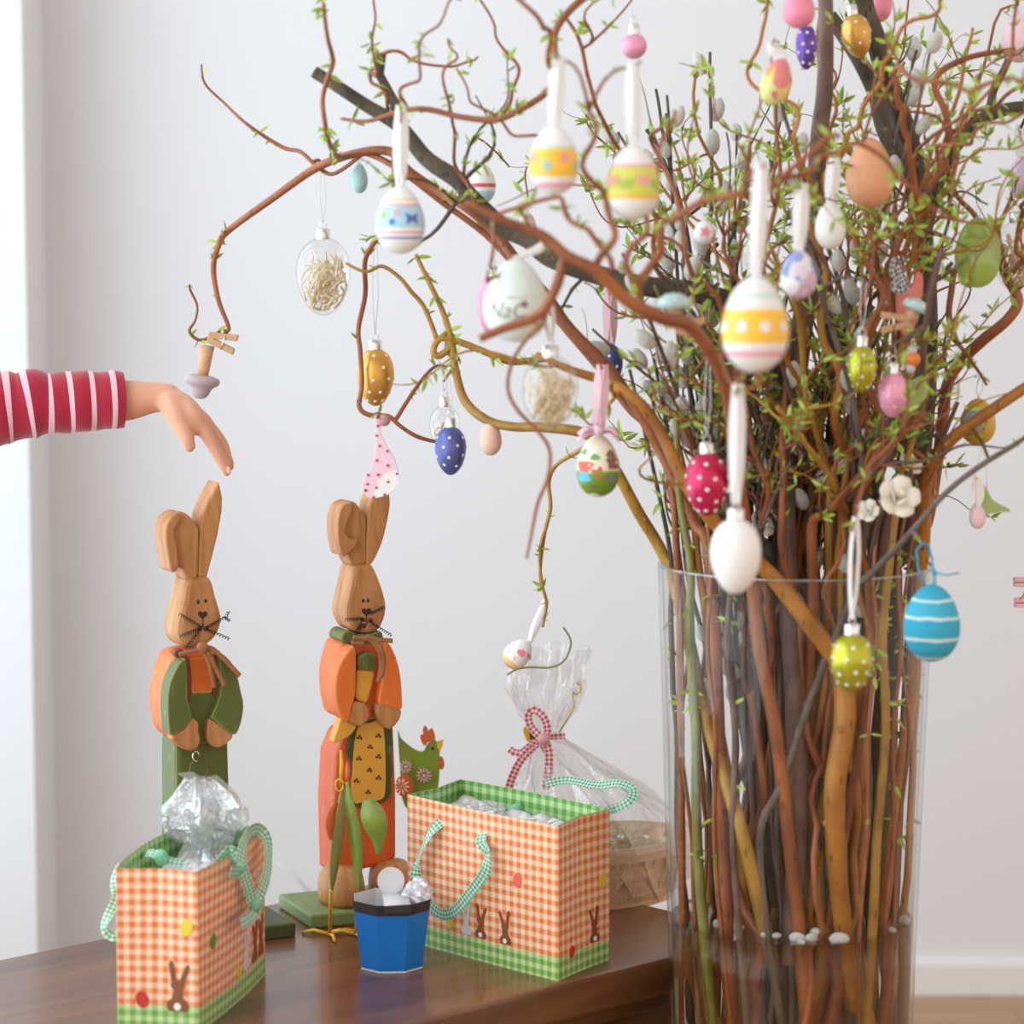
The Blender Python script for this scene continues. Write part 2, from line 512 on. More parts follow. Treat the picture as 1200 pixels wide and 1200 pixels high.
rb.build('rim', clear('rim_glass', (.90, .92, .92), .12, .05, 1.5), vase)
WATER = bpy.data.materials.new('water'); WATER.use_nodes = True
t = NT(WATER); t.n.remove(t.n['Principled BSDF'])
rf = t.new('ShaderNodeBsdfRefraction'); rf.inputs['IOR'].default_value = 1.2; rf.inputs[0].default_value = (.97, .93, .80, 1)
tr = t.new('ShaderNodeBsdfTransparent'); tr.inputs[0].default_value = (.96, .91, .76, 1)
gl = t.new('ShaderNodeBsdfGlossy'); gl.inputs['Roughness'].default_value = .03
fr = t.new('ShaderNodeLayerWeight'); fr.inputs[0].default_value = .5
frs = t.math('ADD', t.math('MULTIPLY', t.math('POWER', fr.outputs['Facing'], 5.0), .9), .02)
m0 = t.new('ShaderNodeMixShader'); m0.inputs[0].default_value = .45
t.link(rf.outputs[0], m0.inputs[1]); t.link(tr.outputs[0], m0.inputs[2])
mx = t.new('ShaderNodeMixShader'); t.link(frs, mx.inputs[0]); t.link(m0.outputs[0], mx.inputs[1]); t.link(gl.outputs[0], mx.inputs[2])
t.link(mx.outputs[0], t.n['Material Output'].inputs[0])
wb = MB()
wz = [.0185 + (ZW - .0185) * i / 12 for i in range(13)]
wb.lathe([(.0001, .0185)] + [(vr(z) - TH - .0006, z) for z in wz] + [(vr(ZW) - TH - .003, ZW - .0012), (.0001, ZW - .0015)], 64)
wo = wb.build('water', WATER, None); wo.location = (VX, VY, 0)
tag(wo, 'clear yellowish water standing in the glass vase', 'water')

# ---------------------------------------------------------------- branches
class Branch:
    def __init__(self, name, label, mat, group=None):
        self.name, self.label, self.mat, self.group = name, label, mat, group
        self.paths = []      # (points, radii)
        self.leaves = []     # (pos, dir, size, material index)
        self.catkins = []    # (pos, dir, size)
        self.blossoms = []   # (pos, dir, size)
BR = []
def inside(p, r, k=.985):
    """keep a point below the rim inside the vase"""
    p = Vector(p)
    if p.z < ZR + .002:
        d = Vector((p.x - VX, p.y - VY)); lim = vr(p.z) * k - TH - r - .001
        if d.length > lim:
            d = d.normalized() * lim; p.x = VX + d.x; p.y = VY + d.y
    return p
def wiggle(pts, amp, freq, seed):
    out = []
    s = 0
    for i, p in enumerate(pts):
        if i: s += (pts[i] - pts[i - 1]).length
        k = Vector((noise.noise((s * freq, seed, 0)), noise.noise((s * freq, seed, 9.3)), noise.noise((s * freq, seed, 5.1))))
        out.append(p + k * amp * min(1, i / 3))
    return out
def root_path(rimpt, r):
    """route of a stem from just over the vase rim down to the bottom, in the vase"""
    a = rnd.random() * 6.28; q = math.sqrt(rnd.random()) * .06
    base = Vector((VX + math.cos(a) * q, VY + math.sin(a) * q, .025 + rnd.random() * .02))
    # bottoms lie roughly under their rim points
    base.x = .55 * base.x + .45 * rimpt.x; base.y = .55 * base.y + .45 * rimpt.y
    mid = rimpt.lerp(base, .5) + Vector((rnd.uniform(-.02, .02), rnd.uniform(-.02, .02), 0))
    return [mid, base]
def traced(name, label, mat, pix, rend=None, group=None, sub=6, root=True, wig=0.0, seed=0, vase_=True):
    """pix = [(px, py, depth, width in px)] from the tip down"""
    br = Branch(name, label, mat, group)
    P = [(*at(x, y, Y), w / 2 / ppm(Y)) for x, y, Y, w in pix]
    if root:
        last = Vector(P[-1][:3]); r = P[-1][3]
        for q in root_path(last, r): P.append((q.x, q.y, q.z, r * 1.08))
    S = crom(P, sub)
    pts = [Vector(p[:3]) for p in S]; rad = [max(.0005, p[3]) for p in S]
    if wig: pts = wiggle(pts, wig, 14, seed)
    if vase_: pts = [inside(p, r) for p, r in zip(pts, rad)]
    br.paths.append((pts, rad)); BR.append(br)
    return br
def curl(start, d, length, n, amp, seed, lift=.15):
    """meandering corkscrew-willow twig"""
    rr = random.Random(seed)
    d = d.normalized(); e1 = d.orthogonal().normalized(); e2 = d.cross(e1)
    ph = [rr.uniform(0, 6.28) for _ in range(4)]
    k1 = rr.uniform(40, 75); k2 = rr.uniform(40, 75); k3 = rr.uniform(9, 18)
    p = Vector(start); out = [p.copy()]; st = length / n
    for i in range(n):
        s = i * st
        q = d + amp * (e1 * (math.sin(k1 * s + ph[0]) + .7 * math.sin(k3 * s + ph[2])) + e2 * (math.sin(k2 * s + ph[1]) + .7 * math.sin(k3 * s + ph[3])))
        q.z += lift * (i / n)
        p = p + q.normalized() * st
        out.append(p.copy())
    return out
def add_leaves(br, pts, per_m, size, start=.15, rr=rnd, mi=0, cl=(2, 4)):
    L = sum((pts[i] - pts[i - 1]).length for i in range(1, len(pts)))
    for _ in range(int(L * per_m + rr.random())):
        k = rr.uniform(start, 1); i = min(len(pts) - 2, int(k * (len(pts) - 1)))
        p = pts[i]; t = (pts[i + 1] - p).normalized()
        for _ in range(rr.randint(*cl)):
            d = (t * rr.uniform(.3, 1.1) + Vector((rr.gauss(0, 1), rr.gauss(0, 1), rr.gauss(.3, 1))).normalized()).normalized()
            br.leaves.append((p.copy(), d, size * rr.uniform(.5, 1.25), mi))
def twigs(br, path, rad, count, length, amp, seed, r0=.0016, start=.3, leaf=45, size=.011, spread=1.0):
    rr = random.Random(seed); new = []
    for _ in range(count):
        i = int(rr.uniform(start, .97) * (len(path) - 1)); i = max(1, min(len(path) - 2, i))
        p = path[i]
        if p.z < ZR + .03: continue
        t = (path[i + 1] - path[i - 1]).normalized()
        if path[0].z > path[-1].z: t = -t
        o = Vector((rr.gauss(0, 1), rr.gauss(0, 1), rr.gauss(0, .7))).normalized()
        L = length * rr.uniform(.5, 1.3)
        tw = curl(p, t + o * spread, L, max(6, int(L / .008)), amp, rr.random() * 1e6)
        ra = min(r0 * rr.uniform(.8, 1.4), rad[i] * .8)
        rads = [ra * (1 - .75 * k / (len(tw) - 1)) for k in range(len(tw))]
        br.paths.append((tw, rads)); new.append((tw, rads))
        add_leaves(br, tw, leaf, size, rr=rr)
    return new

T = traced
# the big crooked dark bough reaching to the upper left
bB1 = T('apple_branch', 'thick crooked dark brown branch sawn off at its tip, reaching far out over the rabbits', BARK_DARK,
  [(368, 84, 2.22, 15), (395, 101, 2.22, 15), (430, 124, 2.22, 16), (468, 148, 2.22, 18), (500, 186, 2.22, 20), (535, 210, 2.22, 22), (550, 228, 2.22, 20), (590, 266, 2.22, 22),
   (620, 280, 2.22, 25), (645, 302, 2.22, 24), (700, 322, 2.22, 24), (760, 336, 2.23, 25), (830, 346, 2.25, 27), (880, 375, 2.27, 28), (915, 450, 2.28, 30), (935, 560, 2.29, 32), (945, 680, 2.29, 34), (952, 850, 2.29, 36), (948, 990, 2.28, 42), (958, 1150, 2.27, 40)], root=False)
bB1.paths.append(([Vector(p) for p in (at(468, 150, 2.22), at(462, 120, 2.225), at(445, 88, 2.23), at(447, 62, 2.23))], [.004, .0042, .0038, .0042]))
bB2 = T('curly_willow_branch', 'orange willow branch arching out over the child\'s hand and drooping at its tip', BARK_RED,
  [(262, 388, 2.36, 5), (268, 384, 2.36, 5), (256, 352, 2.36, 6), (250, 315, 2.36, 7), (256, 288, 2.35, 7), (268, 270, 2.35, 8), (320, 232, 2.32, 9), (372, 196, 2.3, 10), (420, 179, 2.28, 10), (458, 178, 2.27, 11), (478, 200, 2.26, 12), (510, 222, 2.26, 12), (545, 242, 2.25, 12), (578, 270, 2.25, 13), (606, 306, 2.24, 13), (640, 346, 2.24, 13), (668, 385, 2.24, 13), (720, 440, 2.24, 13), (770, 520, 2.24, 14), (812, 610, 2.23, 14), (835, 690, 2.22, 14)])
bB3 = T('curly_willow_branch', 'yellow ochre willow branch with a kinked elbow above the small pink egg', BARK_YELLOW,
  [(487, 298, 2.3, 5), (500, 325, 2.3, 6), (520, 368, 2.3, 7), (530, 405, 2.3, 9), (534, 435, 2.3, 10), (545, 470, 2.29, 11), (570, 492, 2.28, 11), (600, 500, 2.27, 11), (640, 501, 2.26, 12), (690, 510, 2.25, 13), (718, 545, 2.26, 13), (748, 600, 2.27, 14), (778, 652, 2.275, 14), (800, 720, 2.26, 15), (830, 850, 2.23, 16), (872, 985, 2.2, 18), (905, 1130, 2.22, 18)], root=False)
bB3.paths.append(([Vector(p[:3]) for p in crom([(*at(x, y, 2.3),) for x, y in ((530, 405), (515, 417), (508, 412), (512, 400), (522, 396), (545, 403), (570, 413), (600, 424), (640, 420))], 5)], [.003] * 41))
bB3.paths.append(([Vector(p[:3]) for p in crom([(*at(x, y, 2.3),) for x, y in ((512, 398), (497, 360), (482, 342), (468, 325), (448, 312), (432, 318), (420, 316), (405, 308))], 5)], [.0022 - .001 * i / 35 for i in range(36)]))
bB4 = T('curly_willow_branch', 'stout orange willow branch crossing the vase rim on a slant', BARK_ORANGE,
  [(628, 415, 2.2, 7), (670, 434, 2.2, 10), (712, 448, 2.2, 12), (745, 468, 2.19, 13), (772, 502, 2.19, 14), (800, 560, 2.18, 16), (832, 606, 2.185, 17), (868, 642, 2.19, 18), (905, 676, 2.19, 20), (945, 726, 2.19, 22), (982, 780, 2.2, 24), (990, 840, 2.2, 27), (978, 930, 2.2, 27), (983, 1040, 2.21, 24), (1000, 1180, 2.23, 22)], root=False)
bB5 = T('curly_willow_branch', 'pinkish red willow branch bending forward in front of the pale mint egg', BARK_RED,
  [(545, 236, 1.93, 7), (585, 256, 1.93, 10), (635, 275, 1.93, 12), (665, 300, 1.93, 14), (700, 318, 1.93, 16), (735, 352, 1.94, 17), (775, 372, 1.95, 17), (805, 380, 1.97, 17), (832, 412, 1.99, 17), (852, 455, 2.02, 18), (862, 520, 2.06, 18), (868, 590, 2.12, 18), (880, 660, 2.19, 18), (890, 760, 2.2, 17), (915, 900, 2.2, 17)])
bB5.paths.append(([Vector(p[:3]) for p in crom([(*at(x, y, 1.95),) for x, y in ((562, 397), (590, 385), (630, 370), (650, 340), (660, 310), (668, 300))], 6)], [.003 + .0015 * i / 30 for i in range(31)]))
bB6 = T('curly_willow_branch', 'smooth orange willow branch elbowing out to the side above the blue felt egg', BARK_ORANGE,
  [(1270, 410, 2.2, 11), (1205, 452, 2.2, 13), (1160, 482, 2.2, 14), (1118, 512, 2.21, 15), (1095, 540, 2.22, 16), (1084, 572, 2.23, 16), (1083, 620, 2.24, 16), (1078, 700, 2.26, 16), (1068, 820, 2.27, 16), (1048, 960, 2.27, 16), (1030, 1100, 2.28, 16)])
bB7 = T('curly_willow_branch', 'red willow branch swinging round the green glass egg', BARK_RED,
  [(1168, 270, 2.28, 9), (1172, 300, 2.28, 11), (1180, 325, 2.28, 12), (1193, 352, 2.28, 13), (1180, 375, 2.28, 13), (1150, 400, 2.29, 14), (1125, 425, 2.3, 14), (1110, 452, 2.31, 14), (1104, 500, 2.33, 14), (1090, 600, 2.34, 13), (1070, 700, 2.34, 13)])
bB7.paths.append(([Vector(p[:3]) for p in crom([(*at(x, y, 2.28),) for x, y in ((1165, 285), (1140, 300), (1120, 315), (1115, 340), (1112, 370), (1120, 400))], 6)], [.0028] * 31))
bB8 = T('apple_branch', 'grey lichen-covered forked branch standing tallest in the vase', BARK_DARK,
  [(1002, -90, 2.3, 22), (1012, 0, 2.31, 22), (1026, 45, 2.31, 24), (1040, 95, 2.32, 25), (1055, 135, 2.32, 25), (1068, 180, 2.33, 26), (1076, 240, 2.34, 26), (1084, 320, 2.35, 26), (1086, 410, 2.35, 26), (1080, 510, 2.35, 27), (1068, 600, 2.34, 28), (1052, 690, 2.33, 28), (1040, 800, 2.32, 28), (1028, 950, 2.31, 28)])
bB8.paths.append(([Vector(p[:3]) for p in crom([(*at(x, y, 2.3),) for x, y in ((972, 18), (985, 36), (1008, 72), (1026, 110), (1036, 150), (1052, 180), (1070, 200))], 6)], [.006 + .002 * i / 36 for i in range(37)]))
bB8.paths.append(([Vector(p[:3]) for p in crom([(*at(x, y, 2.36),) for x, y in ((1215, 125), (1180, 128), (1150, 140), (1128, 160), (1112, 185), (1095, 225), (1084, 270))], 6)], [.0055 + .001 * i / 36 for i in range(37)]))
bB8.paths.append(([Vector(p[:3]) for p in crom([(*at(x, y, 2.36),) for x, y in ((1190, 45), (1180, 75), (1165, 105), (1160, 125), (1150, 140))], 6)], [.003 + .001 * i / 24 for i in range(25)]))
bB10 = T('apple_branch', 'straight purplish brown branch rising between the purple and the golden egg', BARK_MAUVE,
  [(966, -60, 2.24, 18), (968, 40, 2.24, 18), (966, 110, 2.25, 20), (960, 160, 2.25, 21), (955, 235, 2.26, 22), (948, 330, 2.27, 22), (935, 440, 2.27, 22), (922, 560, 2.25, 22), (924, 700, 2.23, 23), (932, 840, 2.22, 24), (934, 980, 2.22, 24), (925, 1130, 2.22, 24)], root=False)
bB11 = T('apple_branch', 'dark grey branch with a hooked elbow beside the olive dotted egg', BARK_DARK,
  [(962, 300, 2.3, 13), (970, 345, 2.3, 16), (977, 390, 2.3, 18), (974, 430, 2.3, 19), (960, 470, 2.3, 20), (940, 500, 2.3, 22), (925, 560, 2.31, 24), (915, 650, 2.32, 24), (920, 800, 2.32, 24)])
bB12 = T('bare_twig', 'thin grey twig slanting across the front with the blue felt egg tied to it', BARK_GREY,
  [(1240, 480, 2.1, 5), (1198, 515, 2.1, 6), (1150, 545, 2.1, 7), (1108, 578, 2.1, 7), (1060, 632, 2.12, 8), (1010, 685, 2.17, 9), (985, 730, 2.19, 9), (950, 820, 2.2, 10), (915, 920, 2.2, 10), (890, 1010, 2.2, 10)])
bC1 = T('curly_willow_branch', 'thin red willow shoot wriggling up beside the brown hen\'s egg', BARK_RED,
  [(1190, 58, 2.22, 6), (1140, 66, 2.22, 7), (1105, 82, 2.22, 8), (1095, 100, 2.22, 8), (1106, 128, 2.22, 8), (1112, 160, 2.22, 8), (1098, 205, 2.22, 9), (1072, 250, 2.22, 9), (1052, 285, 2.22, 10), (1044, 320, 2.22, 10), (1045, 360, 2.22, 11), (1050, 395, 2.22, 11), (1044, 450, 2.23, 11), (1046, 500, 2.24, 10), (1028, 560, 2.25, 11), (1022, 640, 2.26, 12), (1028, 720, 2.27, 12), (1015, 850, 2.27, 12)])
bC2 = T('curly_willow_branch', 'red willow shoot snaking down past the olive dotted egg', BARK_RED,
  [(996, 265, 2.2, 6), (1010, 300, 2.2, 7), (1032, 335, 2.2, 8), (1034, 355, 2.2, 8), (1020, 380, 2.2, 9), (1006, 410, 2.2, 9), (1010, 440, 2.2, 9), (1030, 480, 2.2, 9), (1042, 520, 2.2, 9), (1038, 540, 2.2, 9), (1012, 570, 2.2, 9), (1003, 600, 2.2, 9), (1008, 640, 2.2, 10), (1018, 690, 2.21, 10), (1010, 850, 2.22, 11)])
bC3 = T('curly_willow_branch', 'orange red willow shoot waving up behind the white hanging egg', BARK_ORANGE,
  [(960, 230, 2.22, 6), (945, 250, 2.22, 7), (955, 280, 2.22, 8), (968, 320, 2.22, 8), (962, 360, 2.22, 9), (965, 400, 2.22, 10), (985, 440, 2.22, 11), (978, 490, 2.22, 11), (990, 540, 2.23, 11), (1000, 600, 2.24, 12), (992, 680, 2.25, 12), (1000, 800, 2.25, 13), (1012, 960, 2.25, 13)])
bC4 = T('curly_willow_branch', 'red willow shoot with green tips climbing from the sawn bough at the far side', BARK_RED,
  [(378, -20, 2.15, 4), (380, 15, 2.15, 5), (384, 45, 2.15, 5), (390, 72, 2.16, 6), (383, 95, 2.17, 6), (378, 118, 2.18, 6), (381, 145, 2.18, 6), (385, 165, 2.2, 6), (397, 184, 2.26, 7), (430, 180, 2.28, 7), (470, 200, 2.27, 8), (520, 238, 2.27, 8), (580, 285, 2.27, 8), (650, 370, 2.26, 9), (730, 470, 2.25, 9), (790, 590, 2.24, 9)])
bC5 = T('curly_willow_branch', 'long pink willow shoot running almost level above the striped eggs', BARK_RED,
  [(400, 139, 2.2, 4), (430, 142, 2.18, 5), (470, 130, 2.16, 6), (500, 128, 2.15, 7), (540, 137, 2.14, 7), (580, 140, 2.13, 8), (610, 128, 2.12, 8), (640, 108, 2.12, 8), (652, 82, 2.1, 8), (650, 40, 2.1, 9), (672, 8, 2.1, 9), (720, -30, 2.12, 10)], root=False)
bC6 = T('curly_willow_branch', 'red willow stem curling down around the gold dotted egg', BARK_RED,
  [(545, 528, 2.34, 3), (520, 520, 2.34, 4), (490, 512, 2.34, 5), (470, 500, 2.34, 5), (455, 488, 2.34, 6), (432, 486, 2.34, 6), (421, 476, 2.34, 6), (424, 450, 2.34, 6), (422, 410, 2.34, 6), (420, 385, 2.34, 6), (428, 345, 2.34, 6), (428, 305, 2.33, 6), (440, 282, 2.32, 6), (452, 262, 2.3, 7), (462, 230, 2.29, 7), (462, 185, 2.27, 7)], root=False)
bC7 = T('curly_willow_branch', 'drooping brown willow twig hanging straight down to the heart-patterned egg', BARK_RED,
  [(636, 735, 2.34, 3), (640, 705, 2.34, 4), (633, 675, 2.34, 4), (637, 630, 2.34, 5), (645, 595, 2.34, 5), (643, 565, 2.34, 5), (652, 545, 2.33, 5), (676, 530, 2.31, 6), (700, 515, 2.28, 6)], root=False, vase_=False)
bC8 = T('bare_twig', 'thin grey drooping twig under the straw-filled glass egg', BARK_GREY,
  [(617, 655, 2.0, 3), (622, 630, 2.0, 4), (630, 590, 2.0, 5), (642, 560, 2.0, 5), (644, 528, 2.0, 5), (630, 505, 2.0, 5), (606, 480, 2.0, 5), (595, 455, 2.0, 5), (600, 425, 2.0, 5), (615, 400, 1.98, 5), (640, 372, 1.95, 5)], root=False)
bC9 = T('curly_willow_branch', 'thin willow shoot pointing out past the arching branch towards the window', BARK_RED,
  [(236, 75, 2.34, 2), (240, 98, 2.34, 3), (262, 120, 2.34, 3), (290, 146, 2.33, 4), (330, 172, 2.33, 5), (352, 178, 2.32, 5), (372, 196, 2.31, 5), (388, 204, 2.3, 5), (405, 196, 2.29, 5), (425, 180, 2.28, 6)], root=False)
bC10 = T('bare_twig', 'short loose twig end beside the clothes-peg mushroom', BARK_RED,
  [(222, 333, 2.36, 2), (223, 340, 2.36, 3), (231, 358, 2.36, 3), (229, 375, 2.36, 3), (222, 388, 2.36, 4), (232, 398, 2.36, 4), (245, 396, 2.36, 4), (258, 388, 2.36, 4)], root=False)
# parts of longer branches: fold them into the branch that carries them
for host, extra in ((bB2, (bC9, bC10, bC6)), (bB3, (bC7,)), (bB5, (bC8, bC5))):
    for e in extra:
        host.paths += e.paths; BR.remove(e)
add_leaves(bB2, bC9.paths[0][0], 25, .010, .0); add_leaves(bB2, bC10.paths[0][0], 60, .009, 0.0)
add_leaves(bB2, bB2.paths[0][0][:60], 30, .010, 0.0); add_leaves(bB2, bC6.paths[0][0][10:], 18, .009, 0.0)
add_leaves(bC4, bC4.paths[0][0][:50], 70, .011, 0.0)
add_leaves(bB3, bC7.paths[0][0], 16, .008, 0.0); add_leaves(bB3, bB3.paths[0][0][:30], 75, .012, 0.0); add_leaves(bB3, bB3.paths[1][0], 40, .012, 0.0)
add_leaves(bB3, bB3.paths[2][0], 14, .009, 0.0)
add_leaves(bB5, bC5.paths[0][0], 60, .011, 0.0)

# curly upper-left sprays carried by the dark bough and the pink shoot
def spray(br, pix, leaf=70, size=.011, w0=3, w1=6):
    n = len(pix)
    P = [(*at(x, y, Y), (w0 + (w1 - w0) * i / (n - 1)) / 2 / ppm(Y)) for i, (x, y, Y) in enumerate(pix)]
    S = crom(P, 8); pts = wiggle([Vector(p[:3]) for p in S], .010, 38, pix[0][0] * .37)
    br.paths.append((pts, [p[3] * .85 for p in S])); add_leaves(br, pts, leaf, size, 0.0)
spray(bC4, [(447, -15, 2.2), (446, 12, 2.2), (441, 35, 2.2), (439, 60, 2.2), (433, 80, 2.2), (428, 76, 2.21), (436, 90, 2.22), (450, 110, 2.22), (452, 130, 2.23), (465, 148, 2.24)], 90)
spray(bC4, [(560, 66, 2.2), (545, 72, 2.2), (510, 72, 2.2), (480, 64, 2.2), (455, 57, 2.2), (440, 62, 2.2)], 40)
spray(bC4, [(540, 0, 2.1), (525, 10, 2.1), (505, 40, 2.1), (488, 75, 2.1), (475, 110, 2.12), (472, 150, 2.15), (470, 190, 2.2)], 25)
spray(bB5, [(525, 45, 2.15), (532, 70, 2.15), (522, 90, 2.15), (527, 130, 2.16), (532, 165, 2.18), (542, 205, 2.2), (560, 245, 2.2)], 40)
spray(bB5, [(560, -10, 2.2), (572, 20, 2.2), (592, 50, 2.2), (602, 75, 2.2), (597, 110, 2.2), (588, 135, 2.2)], 35)
spray(bB5, [(535, 80, 2.15), (545, 110, 2.15), (560, 128, 2.15), (585, 140, 2.15), (610, 155, 2.15), (630, 170, 2.14)], 25, w1=5)
spray(bB5, [(590, -10, 2.0), (625, 12, 2.0), (640, 40, 2.02), (645, 70, 2.05)], 40, w0=6, w1=8)
spray(bB5, [(570, 330, 2.0), (590, 250, 2.0), (620, 238, 1.98), (655, 235, 1.97), (680, 260, 1.96), (712, 300, 1.95), (722, 320, 1.94)], 55, w0=5, w1=9)
spray(bB5, [(690, 130, 1.96), (700, 160, 1.96), (690, 190, 1.95), (698, 225, 1.95), (712, 270, 1.94), (706, 310, 1.94)], 60, w0=6, w1=11)
spray(bB5, [(790, 130, 1.98), (770, 170, 1.97), (765, 230, 1.96), (745, 280, 1.95), (735, 320, 1.95), (740, 350, 1.95)], 60, w0=5, w1=11)
spray(bB5, [(985, 160, 1.9), (940, 185, 1.9), (900, 215, 1.9), (850, 222, 1.9), (800, 245, 1.92), (760, 300, 1.94), (742, 345, 1.95)], 60, w0=7, w1=13)
spray(bB5, [(1130, 260, 1.95), (1080, 235, 1.95), (1040, 190, 1.94), (990, 175, 1.93), (955, 190, 1.92), (900, 215, 1.9)], 70, w0=5, w1=9)
spray(bB5, [(845, 405, 1.98), (870, 460, 1.97), (885, 440, 1.96), (870, 420, 1.96), (858, 455, 2.0)], 20, w0=5, w1=9)
spray(bB7, [(1230, 75, 2.2), (1190, 110, 2.22), (1150, 130, 2.24), (1120, 150, 2.26), (1110, 200, 2.27), (1140, 250, 2.28), (1168, 280, 2.28)], 80, w0=5, w1=8)
spray(bB7, [(1240, 190, 2.2), (1200, 225, 2.22), (1190, 260, 2.24), (1196, 300, 2.26), (1180, 330, 2.28)], 90, w0=5, w1=8)
spray(bC1, [(1205, 130, 2.1), (1160, 150, 2.12), (1130, 165, 2.15), (1100, 180, 2.18), (1080, 235, 2.2)], 90, w0=4, w1=8)
spray(bC1, [(1200, 95, 1.98), (1160, 98, 2.0), (1120, 102, 2.02), (1075, 95, 2.05), (1045, 80, 2.1), (1060, 140, 2.15), (1075, 245, 2.2)], 45, w0=6, w1=9)
spray(bC3, [(905, -10, 2.2), (890, 40, 2.2), (880, 95, 2.2), (935, 130, 2.2), (925, 160, 2.2), (945, 190, 2.21), (958, 235, 2.22)], 40, w0=5, w1=7)
spray(bC3, [(1070, -30, 2.15), (1100, 8, 2.15), (1065, 30, 2.16), (1030, 90, 2.18), (1000, 155, 2.2), (965, 225, 2.22)], 40, w0=5, w1=8)

# the rest of the bunch: shoots of a few kinds fanning out of the vase
HUE = {'bark_red': 'red', 'bark_orange': 'orange', 'bark_yellow': 'yellow ochre', 'bark_olive': 'olive green', 'bark_mauve': 'purplish brown', 'bark_grey_brown': 'grey brown', 'bark_dark': 'blackish'}
LANDMARK = {'round pink bauble': (743, 54), 'lime-banded egg': (742, 214), 'orange-banded egg': (649, 188), 'violet dotted egg': (945, 55), 'marbled egg': (910, 96), 'brown hen\'s egg': (1019, 203),
            'green glass egg': (1146, 296), 'blue mosaic egg': (936, 322), 'white starred egg': (826, 272), 'pale blue mushroom': (790, 356), 'dark blue dotted egg': (715, 428), 'olive dotted egg': (1010, 432),
            'coral bird': (1068, 350), 'lilac egg': (1196, 208), 'plain white egg': (973, 264), 'big yellow-banded egg': (885, 380), 'grey fork\'s gold egg': (1004, 42), 'mustard egg': (1146, 494)}
USED = set()
def tip_label(label, hue, ex, ey, kind):
    """name the ornament a shoot's tip ends beside, where there is one in view"""
    if kind in ('curly_willow_branch', 'pussy_willow_branch', 'blossom_twig'):
        c = sorted((math.hypot(ex - x, ey - y), n) for n, (x, y) in LANDMARK.items() if (kind, n) not in USED)
        if c and c[0][0] < 95 and ey > 0:
            USED.add((kind, c[0][1]))
            w = {'curly_willow_branch': 'leafy curly %s willow shoot', 'pussy_willow_branch': '%s pussy willow branch with silver catkins', 'blossom_twig': 'knobbly %s fruit twig'}[kind]
            return (w % hue) + ' ending beside the ' + c[0][1]
    return label % hue
